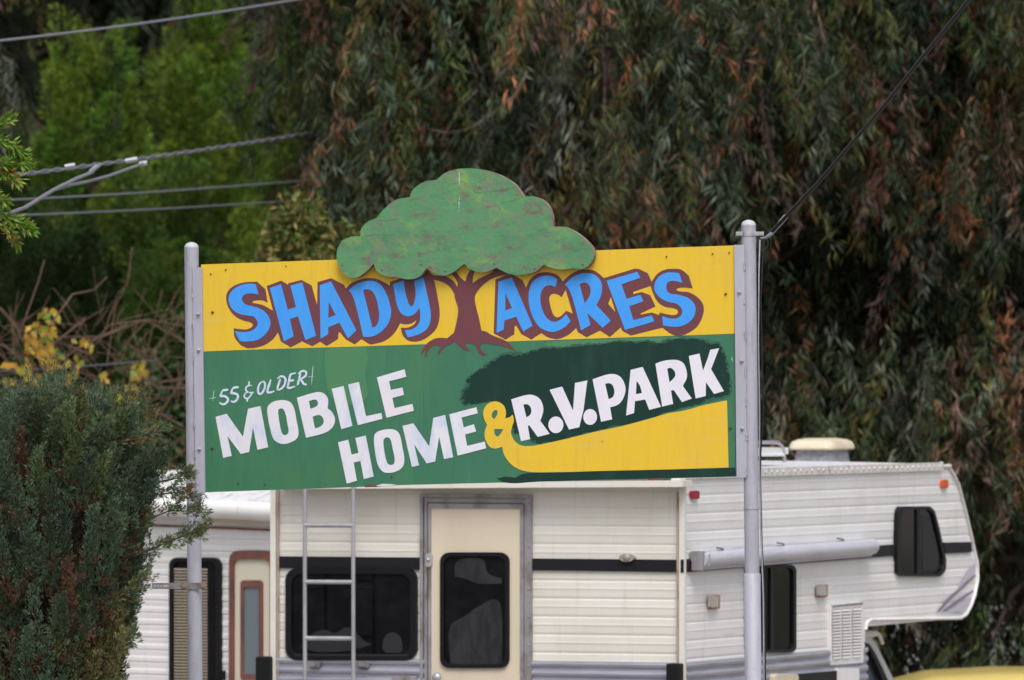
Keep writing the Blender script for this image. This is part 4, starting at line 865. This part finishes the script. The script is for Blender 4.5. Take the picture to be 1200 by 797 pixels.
# tree cutout: thick board fixed to the front
ct = shape('X1: 290,655 235,710~ 180,745~ 110,730~ 60,650~ 55,570~ 90,505~ 150,480~ 205,478 210,430~ 250,385~ 310,360 350,310~ 430,245~ 522,225 545,175~ 620,125~ 695,115 750,70~ 830,45~ 900,40~ X2: 110,42~ 200,58~ 300,95~ 380,150~ 430,225 480,220~ 560,250~ 607,320~ 618,415 700,420~ 790,468~ 865,540~ 885,590~ 870,640~ 820,685~ 740,685~ 680,692~ 610,680~ 560,662 510,705~ 430,725~ 350,722~ 290,698~ 255,680 200,705~ 150,710~ 90,690~ 50,655 X1: 800,710~ 750,730~ 690,720~ 630,685 580,740~ 510,755~ 440,740 370,735~ 310,700~')
b = MB(); fr_ = .052; b.cur = 0
front = [SG.p(x, y, fr_) for x, y in ct]
b.prism(front, (0, 0, 0)); b.cur = 1
n = len(front); vs = front + [p - SG.n * .040 for p in front]; b.add(vs, [(i, (i + 1) % n, (i + 1) % n + n, i + n) for i in range(n)]); b.prism([p - SG.n * .040 for p in front], (0, 0, 0))
# painted scallop lines, nails, bird lime streak on the cutout
def mark(x0, y0, x1, y1, w_, idx): b.cur = idx; b.prism([SG.p(x, y, fr_ + .001) for x, y in ((x0 - w_, y0 - w_ * .3), (x1, y1 - w_ * .6), (x1 + w_, y1 + w_ * .3), (x0, y0 + w_ * .6))], (0, 0, 0))
for l in ('424,277 440,275 460,276.5', '442,258.5 452,259 466,256.5', '512,212 530,216 545,212', '556,226 590,222.5 612,218', '588,238 604,234.5 618,229', '640,268 632,270 620,268'):
    q = [tuple(map(float, t.split(','))) for t in l.split()]
    for a_, c_ in zip(q, q[1:]): mark(a_[0], a_[1], c_[0], c_[1], .28, 2)
for x, y, h in ((538.2, 201, 16), (538.4, 229, 6), (538, 236, 12)): b.cur = 3; b.prism([SG.p(a_, c_, fr_ + .0015) for a_, c_ in ((x - .8, y), (x + .7, y + 1), (x + .5, y + h), (x - .3, y + h))], (0, 0, 0))
for x, y in ((401, 311), (447.5, 316.5), (493.5, 310), (522, 318), (579, 309), (626.5, 315), (683, 310)): b.cur = 4; b.dome(SG.p(x, y, fr_), SG.n, 1.0 / 235, .004, 8, 2)
cut = b.build('tree_cutout', [M['cutout'], M['cutout_edge'], M['patch_mid'], M['white_thin'], M['nail']], sign)
for x in (470, 560, 640):
    b = MB(); p_ = SG.p(x, 275, -.022); b.box(p_, SG.a * .05, SG.n * -.03, (0, 0, -.42)); b.build('batten', M['cutout_edge'], sign)
# posts
def post(x0, y0, x1, y1, r, capm, off=-.03):
    a = SG.p(x0, y0, off); c = SG.p(x1, y1, off); d = (c - a).normalized(); g = a + d * ((a.z) / -d.z) if d.z < 0 else c
    b = MB(); b.tube([a, a + (g - a) * .25, a + (g - a) * .5, a + (g - a) * .75, g], r, 22, caps=False); po = b.build('post', M['galv'], sign)
    b = MB(); b.dome(a, (0, 0, 1), r * 1.0, r * .75, 22, 6); b.build('post_cap', capm, po)
    return po, a, g
pL, aL, gL = post(224.4, 290, 229.0, 797, .0365, M['cap_rust'])
pR, aR, gR = post(877.2, 264, 882.6, 797, .0365, M['cap_rust'])
b = MB(); d_ = (gR - aR)
def onR(y): t = (aR.z - SG.p(880, y).z) / (aR.z); return aR + d_ * t
b.tube([onR(672), onR(673), gR], [.038, .042, .042], 22); b.tube([onR(594), onR(597)], .039, 22); b.build('sleeve', M['galv'], pR)
def flat_iron(xs, ys, bolts, lab=None):
    b = MB(); panel(b, SG, [(xs[0], ys[0]), (xs[1], ys[0]), (xs[3], ys[1]), (xs[2], ys[1])], .012, .008)
    b.box(SG.p(xs[0], ys[0], .004), SG.a * .006, -SG.n * .05, SG.p(xs[2], ys[1]) - SG.p(xs[0], ys[0]))
    o = b.build('mounting_bracket', M['galv2'], sign, bevel=.002)
    for x, y in bolts: bb = MB(); bb.tube([SG.p(x, y, .01), SG.p(x, y, .022)], .0095, 6); bb.dome(SG.p(x, y, .022), SG.n, .007, .007, 6, 2); bb.build('bolt', M['galv2'], o)
    rb = random.Random(int(xs[0]))   # weld beads down the joint
    for yy in np.linspace(ys[0] + 22, ys[1] - 12, 7):
        e = xs[0] + (xs[2] - xs[0]) * ((yy - ys[0]) / (ys[1] - ys[0])) if xs[0] < 500 else xs[1] + (xs[3] - xs[1]) * ((yy - ys[0]) / (ys[1] - ys[0]))
        l = rb.uniform(6, 16); bb = MB(); bb.tube([SG.p(e + rb.uniform(-.3, .3), yy + l * k / 5, .012) for k in range(6)], [rb.uniform(.003, .006) for _ in range(6)], 6); bb.build('weld_bead', M['galv'], o)
flat_iron((225.6, 236.4, 229.5, 240.3), (313.5, 578), ((232, 368), (232.6, 410), (233.5, 526)))
flat_iron((860.3, 872, 863.2, 875.4), (287, 559.5), ((866.2, 342), (869.3, 422.5), (869.8, 502)))
b = MB()
b.tube([SG.p(877.4, 271.5, -.03), SG.p(877.4, 276.5, -.03)], .040, 22)
b.box(SG.p(862.5, 276.3, .012), SG.a * .035, SG.n * .006, (0, 0, .02)); b.box(SG.p(884, 276.3, .012), SG.a * .05, SG.n * .006, (0, 0, .02))
b.tube([SG.p(892, 274, -.01), SG.p(892, 274, .035)], .006, 8); b.build('pipe_clamp', M['alu'], pR, bevel=.002)
# perforated strap on the left post
b = MB()
holes = []
for k in range(5):
    cx = 181.5 + k * 3.6; holes.append([(cx + .9 * math.cos(t), 686.8 + k * .0 + .9 * math.sin(t)) for t in [j * math.pi / 4 for j in range(8)]])
for cx in (195.5, 212.0): holes.append([(cx + 2.2 * math.cos(t), 686.8 + 1.3 * math.sin(t)) for t in [j * math.pi / 4 for j in range(8)]])
panel(b, SG, rrect(178, 683, 241, 690.4, 1.2), .012, .004, holes)
st = b.build('strap_bracket', M['aludoor'], pL)
for x in (215.5, 237.5): b = MB(); b.tube([SG.p(x, 686.8, .012), SG.p(x, 686.8, .022)], .009, 6); b.build('bolt', M['copper'], st)

# ================================================================== CABLES
def sagline(a, c, sag, n=24):
    a, c = Vector(a), Vector(c); return [a.lerp(c, k / n) - Vector((0, 0, sag * 4 * (k / n) * (1 - k / n))) for k in range(n + 1)]
def cable(name, pts, r, m, lab, cat='wire', group=None, n=6):
    b = MB(); b.tube(pts, r, n); o = b.build(name, m); return tag(o, lab, cat, group)
GW = 'overhead wires at the left'
cable('overhead_wire', sagline(at(-200, 66, 54), at(440, -17, 59.5), .05), .0078, M['wire'], 'single grey overhead wire crossing the top left corner', group=GW)
cable('overhead_wire', sagline(at(-200, 242, 54), at(420, 206, 63), .03), .0066, M['wire'], 'upper of the two thin parallel overhead wires above the left sign post', group=GW)
cable('overhead_wire', sagline(at(-200, 258, 54), at(440, 228, 63.5), .03), .0066, M['wire'], 'lower of the two thin parallel overhead wires above the left sign post', group=GW)
cable('fence_wire', sagline(at(-150, 440, 59), at(185, 422, 61.5), .02), .006, M['wire_b'], 'upper blue grey wire running through the brambles', group='wires through the brambles')
cable('fence_wire', sagline(at(-150, 470, 58), at(140, 458, 60), .02), .006, M['wire'], 'lower pale wire just over the juniper top', group='wires through the brambles')
# twisted service bundle with its splices
sv = thing('service_cable', at(120, 192, 52), 'twisted grey service cable with splice branching down to the left edge', 'cable')
a0, a1 = at(14, 205.5, 51), at(392, 151, 63.2)
axis = sagline(a0, a1, .012, 150)
b = MB(); b.tube(axis, .006, 6)
for ph in (0, math.pi):
    pts = []
    for i, q in enumerate(axis): a_ = ph + i * .62; pts.append(q + Vector((.006 * math.cos(a_), 0, .0095 * math.sin(a_))))
    b.tube(pts, .0055, 5)
b.build('conductor', M['wire'], sv)
b = MB(); b.tube([at(-120, 330, 47), at(0, 254, 49.5), at(30, 243, 50.4), at(62, 223, 51), at(88, 210, 51.5), at(104, 203.5, 51.7), at(118, 192.5, 52)], .011, 8)
b.tube([at(62, 223, 51), at(82, 217, 51.5), at(104, 212.5, 51.9), at(128, 206, 52.4), at(150, 198, 52.8), at(168, 191.5, 53.1)], .009, 8); b.build('branch_cable', M['wire'], sv)
spl = mat('splice_sleeve', (.40, .41, .45), .4, .4)
for x, y, Y, dx, dy in ((82, 194.5, 51.8, 12, -2), (154, 187.5, 53, 14, -2.5), (168, 191.5, 53.1, 9, -1.5), (110, 198, 51.9, 8, -8)): b = MB(); b.tube([at(x - dx / 2, y - dy / 2, Y), at(x + dx / 2, y + dy / 2, Y)], .015, 8); b.build('splice', spl, sv)
# black drop cable at the right post
dc = thing('drop_cable', SG.p(893, 274, .02), 'black cable rising from the top of the right sign post', 'cable')
S0 = SG.p(893.5, 281, .02)
b = MB(); b.tube(catenary([at(905, 271, 43.9), at(958, 215, 43.6), at(1035, 125, 43.2), at(1082, 66, 42.9), at(1137, -2, 42.6), at(1245, -140, 42)], 6), .0105, 10); b.build('sheath', M['cable'], dc)
b = MB(); q = [at(892, 279, 44), at(897, 279, 43.95), at(903, 275, 43.9), at(909, 268, 43.9), at(916, 259.5, 43.85), at(921, 253.8, 43.83)]
b.tube(q, [.004, .007, .009, .010, .013, .013], 8); b.build('wedge_clamp', M['galv'], dc)
b = MB()
lp = [at(893 + 6 * math.cos(t) + 1, 285 + 8 * math.sin(t), 43.97) for t in [k * .35 - 1.6 for k in range(17)]]
b.tube(lp, .0035, 6)
b.tube([at(896, 281, 43.97), at(894, 300, 43.96), at(891.5, 350, 43.95), at(893.5, 430, 43.95), at(894.5, 480, 43.95), at(891.5, 530, 43.97), at(891, 560, 44), at(893, 640, 43.98), at(895.8, 700, 43.98), at(897.5, 850, 43.98)], .0042, 6)
b.build('down_lead', M['cable'], dc)
b = MB(); b.tube([at(890.5, 281, 43.95), at(889.3, 320, 43.93), at(888.6, 400, 43.93), at(890, 480, 43.93), at(889.8, 540, 43.93), at(891.5, 620, 43.93), at(894.5, 700, 43.93), at(895.5, 850, 43.93)], .0038, 6); b.build('ground_lead', M['galv'], dc)

# ================================================================== JUNIPER (left foreground)
def juniper():
    r = np.random.default_rng(77); Y = 43.4; s = F / Y
    c = at(52, 462, Y); cx = c.x; zt = c.z; root = thing('juniper_bush', (cx, Y, 0), 'dense blue green columnar juniper with brown patches in the left foreground', 'juniper')
    def outlineR(z, a):     # crown radius by height and bearing
        h = (zt - z); base = .52 + .05 * math.sin(3 * a + z * 2) + .03 * math.sin(7 * a + 3 * z)
        prof = min(1, (h + .04) / .28) ** .22
        if h > .6: prof *= 1 - .30 * min(1, (h - .6) / .8)
        return base * prof
    t = MB(); rr = random.Random(5)
    t.tube([(cx, Y, 0), (cx + .02, Y, 1.5), (cx, Y, zt - .3)], [.11, .07, .02], 9)
    for k in range(70):
        z = rr.uniform(.4, zt - .5); a = rr.uniform(0, 6.28); R = .35
        t.tube([(cx, Y, z), (cx + R * .6 * math.cos(a), Y + R * .6 * math.sin(a), z + .18), (cx + R * math.cos(a), Y + R * math.sin(a), z + .42)], [.016, .011, .004], 5, caps=False)
    B = []; D = []; LL = []; WW = []; CC = []
    def spray(p, ax, ln, n, col, spread=.5):
        tt = r.random(n) ** .8; ang = r.uniform(0, 2 * math.pi, n); rad = (1 - tt) * ln * spread * .45 * r.random(n) ** .5 + .004
        e1 = unit(np.cross(ax, np.array([.3, .2, .9]) + 0)); e2 = np.cross(ax, e1)
        ring = np.cos(ang)[:, None] * e1 + np.sin(ang)[:, None] * e2
        pos = p + tt[:, None] * ln * ax + ring * rad[:, None]
        dd = unit(ax * 1.0 + ring * r.uniform(.15, .65, (n, 1)) + r.normal(size=(n, 3)) * .18)
        B.append(pos); D.append(dd); LL.append(r.uniform(.012, .027, n)); WW.append(r.uniform(.0035, .0065, n)); CC.append(col * r.uniform(.6, 1.45, (n, 1)))
    blue = np.array((.074, .118, .070)); grn = np.array((.098, .135, .055)); ylw = np.array((.16, .15, .062)); brn = np.array((.20, .10, .06)); drk = np.array((.038, .055, .036)); mud = np.array((.10, .052, .034))
    NP = 760
    for k in range(NP):      # upright plumes, each built of many small sprays
        z = .25 + (zt - .35) * (r.random() ** .65); a = r.uniform(0, 2 * math.pi)
        if z < 1.5 and r.random() < .5: continue
        R = outlineR(z, a); q = 1.0 + .05 * (k % 4 == 0) - abs(r.normal()) * .13
        L_ = r.uniform(.26, .48); lean = abs(r.normal()) * .26
        ax = unit(np.array([math.cos(a) * lean + r.normal() * .10, math.sin(a) * lean + r.normal() * .10, 1.0]))
        p = np.array([cx + R * q * math.cos(a), Y + R * q * math.sin(a), z - L_ * .6]) - np.array([math.cos(a), math.sin(a), 0]) * lean * L_ * .5
        if p[2] + L_ > zt + .03: L_ = max(.12, zt + .03 - p[2])
        f = math.sin(a * 2.6 + z * 2.2) + math.sin(z * 4.1 + a) + r.normal() * .55
        col = (blue if f < .45 else grn if f < 1.35 else ylw) * r.uniform(.7, 1.3)
        if (math.sin(a * 5 + z * 3.1) + math.sin(z * 7.3 - a * 2)) > 1.72 and r.random() < .45: col = brn * .8
        wid = r.uniform(.035, .06)
        for j in range(30):
            u = (j + r.random()) / 30; an = j * 2.4 + r.uniform(-.4, .4); rad = wid * (1 - .75 * u) * r.uniform(.3, 1.0)
            side = np.array([math.cos(an), math.sin(an), 0]); sp_ = p + ax * L_ * u + side * rad * .5
            cc = col * r.uniform(.8, 1.2)
            if u < .35 and r.random() < .35: cc = brn * r.uniform(.4, .9)
            spray(sp_, unit(ax + side * r.uniform(.35, .9)), r.uniform(.035, .065) * (1.15 - .4 * u), 34, cc, .9)
        if k % 3 == 0: t.tube([Vector(p) - Vector((math.cos(a), math.sin(a), .4)) * .12, Vector(p), Vector(p + ax * L_ * .8)], [.007, .005, .002], 4, caps=False)
    for k in range(2400):     # brown dead inner twigs that close the heart of the bush
        z = .25 + (zt - .5) * r.random(); a = r.uniform(0, 2 * math.pi); R = outlineR(z, a) * r.uniform(.25, .78)
        spray(np.array([cx + R * math.cos(a), Y + R * math.sin(a), z]), unit(np.array([math.cos(a) * .4, math.sin(a) * .4, 1.0]) + r.normal(size=3) * .2), r.uniform(.15, .3), 70, mud * r.uniform(.6, 1.5) if r.random() < .7 else drk, .9)
    # top shoots
    for k in range(420):
        x = r.uniform(-.47, .47); yy = r.uniform(-.42, .42)
        if (x / .47) ** 2 + (yy / .42) ** 2 > 1: continue
        h = zt - .07 - .30 * abs(x) ** 2 + .06 * math.sin(x * 11 + 1) + .04 * math.sin(x * 31) + r.normal() * .035
        spray(np.array([cx + x, Y + yy, h - .10]), unit(np.array([x * .4 + r.normal() * .1, r.normal() * .12, 1])), r.uniform(.13, .24), 56, blue if r.random() < .75 else grn, .4)
    # the loose branches that reach across the left post
    for (pts, n) in (([(150, 655), (185, 640), (215, 628), (236, 622)], 26), ([(150, 590), (180, 580), (205, 577), (228, 580)], 20), ([(150, 640), (170, 610), (200, 598), (235, 600)], 22), ([(150, 560), (185, 565), (208, 560), (220, 556)], 16),
                     ([(140, 520), (165, 512), (184, 505)], 16), ([(140, 700), (158, 690), (172, 676)], 14), ([(120, 770), (140, 755), (160, 742)], 14)):
        Yb = 43.3 if pts[-1][0] > 190 else Y - .25
        w_ = [at(x, y, Yb) for x, y in pts]; t.tube([Vector((cx + .15, Y, w_[0].z - .1))] + w_, [.010, .007, .005, .003, .002][:len(w_) + 1], 5, caps=False)
        for i in range(int(n * 1.7)):
            u = r.random() ** .7 * (len(w_) - 1.001); k = int(u); q = w_[k].lerp(w_[k + 1], u - k); tx = np.array(w_[k + 1] - w_[k]); tx = tx / np.linalg.norm(tx)
            sd_ = r.choice([-1, 1]); ax = unit(tx * .8 + np.array([0, 0, 1]) * r.uniform(-.6, .9) + r.normal(size=3) * .3)
            spray(np.array(q), ax, r.uniform(.04, .08), 40, [blue * 1.1, grn * 1.2, ylw, brn][r.choice(4, p=[.35, .35, .2, .10])], .6)
    t.build('trunk', M['core'], root)
    D = np.concatenate(D)
    leaf_mesh('foliage', np.concatenate(B), D, perp(D, r), np.concatenate(LL), np.concatenate(WW), np.concatenate(CC), M['juniper'], root, mid=.5)
juniper()

# ================================================================== BRAMBLES with yellow leaves
def brambles():
    rr = random.Random(12); r = np.random.default_rng(12); Y = 60.0
    c = at(90, 600, Y); root = thing('bare_bramble', (c.x, Y, 0), 'tangle of bare brown twigs with a few yellow leaves above the juniper', 'shrub')
    b = MB()
    paths = [[(-10, 350), (20, 385), (60, 470), (80, 540)], [(20, 400), (45, 330), (52, 305)], [(0, 360), (40, 400), (110, 440), (160, 520)], [(60, 395), (120, 395), (170, 375), (215, 400)],
             [(60, 380), (85, 345), (110, 340), (125, 325)], [(125, 430), (135, 360), (150, 330), (155, 290)], [(90, 420), (130, 380), (175, 375), (230, 385)], [(85, 500), (120, 450), (160, 470), (215, 500)],
             [(130, 560), (150, 470), (180, 410), (215, 370)], [(0, 450), (50, 440), (95, 405), (150, 380)], [(10, 500), (60, 460), (120, 395), (140, 340)], [(170, 560), (190, 480), (225, 430)], [(100, 470), (150, 505), (200, 545), (230, 560)],
             [(150, 430), (185, 455), (225, 455)], [(0, 400), (30, 425), (55, 410), (100, 372)], [(120, 520), (165, 440), (190, 340)]]
    for p_ in paths:
        YY = Y + rr.uniform(-.5, .5); b.tube(catenary([at(x, y, YY + rr.uniform(-.1, .1)) for x, y in p_], 3), rr.uniform(.0035, .0062), 5)
    for k in range(260):
        x, y = rr.uniform(-30, 225), rr.uniform(370, 570); a = rr.uniform(-1, 2.6); l = rr.uniform(20, 90); cv = rr.uniform(-14, 14); YY = Y + rr.uniform(-.6, .6)
        q = []
        for i in range(6):
            t = i / 5; q.append(at(x + l * t * math.cos(a) - cv * t * t * math.sin(a), y - l * t * math.sin(a) - cv * t * t * math.cos(a), YY))
        b.tube(q, [rr.uniform(.0018, .0038)] * 5 + [.002], 4, caps=False)
    base = at(90, 560, Y)
    for k in range(40): q0 = at(rr.uniform(-30, 220), rr.uniform(480, 570), Y + rr.uniform(-.4, .4)); b.tube([Vector((q0.x + rr.uniform(-.2, .2), q0.y, 0)), q0], [.010, .005], 5, caps=False)
    b.build('stem', M['twig'], root)
    B = []; D = []; L_ = []; C = []
    for x, y, n, sp in ((50, 385, 26, 13), (48, 405, 20, 14), (58, 428, 16, 11), (32, 425, 12, 9), (52, 448, 8, 10), (80, 443, 12, 6), (104, 401, 7, 5), (164, 428, 9, 6), (163, 438, 5, 5), (161, 464, 5, 5), (24, 440, 6, 10), (12, 446, 5, 6), (36, 447, 8, 9), (140, 463, 4, 4), (166, 480, 3, 3), (55, 366, 6, 7), (10, 485, 5, 5), (16, 425, 4, 5), (70, 405, 8, 16), (90, 425, 5, 12), (40, 400, 8, 22), (62, 440, 7, 16), (20, 460, 5, 12), (120, 440, 3, 12), (150, 450, 4, 12), (5, 500, 4, 6)):
        for k in range(n):
            p_ = at(x + rr.gauss(0, sp * .5), y + rr.gauss(0, sp * .55), Y - .3 + rr.uniform(-.2, .2)); B.append(p_); L_.append(rr.uniform(.05, .085))
            d = Vector((rr.gauss(0, .6), rr.gauss(0, .3), -.8 + rr.gauss(0, .4))).normalized(); D.append(d); C.append((.55 * rr.uniform(.6, 1.1), .37 * rr.uniform(.6, 1.05), .05) if rr.random() < .88 else (.2, .3, .04))
    D = np.array(D); side = np.cross(D, np.array([0, 1, 0]) + r.normal(size=D.shape) * .3); side = unit(side)
    leaf_mesh('foliage', np.array(B), D, side, np.array(L_), np.array(L_) * .62, np.array(C), M['yleaf'], root)
brambles()

# ================================================================== nearby tree reaching in from the left edge
def edge_tree():
    r = np.random.default_rng(31); rr = random.Random(31); Y = 45.0; c = at(-150, 400, Y)
    root = thing('feathery_tree', (c.x, Y, 0), 'yellow green feathery branches reaching in at the left edge over the wires', 'tree')
    b = MB(); b.tube([(c.x, Y, 0), (c.x + .03, Y, 2.5), (c.x, Y, 5.2)], [.09, .07, .03], 9)
    B = []; D = []; C = []; L_ = []
    def frond(pts, n, pal, w_=9):
        ws = [at(x, y, Y + rr.uniform(-.05, .05)) for x, y in pts]; b.tube([Vector((c.x, Y, ws[0].z - .25))] + ws, [.014] + [.008 - .0018 * i for i in range(len(ws))], 5, caps=False)
        for k in range(n):
            u = rr.random() * (len(ws) - 1.001); i = int(u); q = ws[i].lerp(ws[i + 1], u - i); tx = (ws[i + 1] - ws[i]).normalized()
            for j in range(7):
                d = (tx + Vector((rr.gauss(0, .4), rr.gauss(0, .3), rr.gauss(-.1, .55)))).normalized(); B.append(q + d * rr.uniform(0, .03)); D.append(d); L_.append(rr.uniform(.025, .055)); cc = rr.choice(pal); k_ = rr.uniform(.7, 1.4); C.append([v * k_ for v in cc])
    g = [(.16, .30, .03), (.11, .24, .03), (.24, .32, .05)]; o = [(.35, .14, .05), (.2, .18, .04)]
    frond([(-40, 165), (-10, 160), (10, 168), (27, 180)], 60, g); frond([(-40, 150), (-5, 148), (8, 140)], 30, g); frond([(-40, 195), (0, 190), (18, 188), (32, 192)], 60, g)
    frond([(-40, 205), (0, 200), (14, 204), (20, 212)], 40, o + g); frond([(-40, 250), (-5, 246), (10, 255), (25, 262), (36, 268)], 60, g); frond([(-40, 262), (0, 262), (12, 272), (20, 284)], 40, g + o); frond([(-40, 225), (-10, 225), (6, 235)], 30, g)
    for k in range(26): frond([(-150, rr.uniform(-200, 480)), (rr.uniform(-120, -60), rr.uniform(-150, 480)), (rr.uniform(-60, -25), rr.uniform(-150, 480))], 40, g)
    b.build('trunk', M['twig'], root); D = np.array(D)
    leaf_mesh('crown', np.array(B), D, perp(D, r), np.array(L_), np.array(L_) * .28, np.array(C), M['yleaf'], root)
edge_tree()
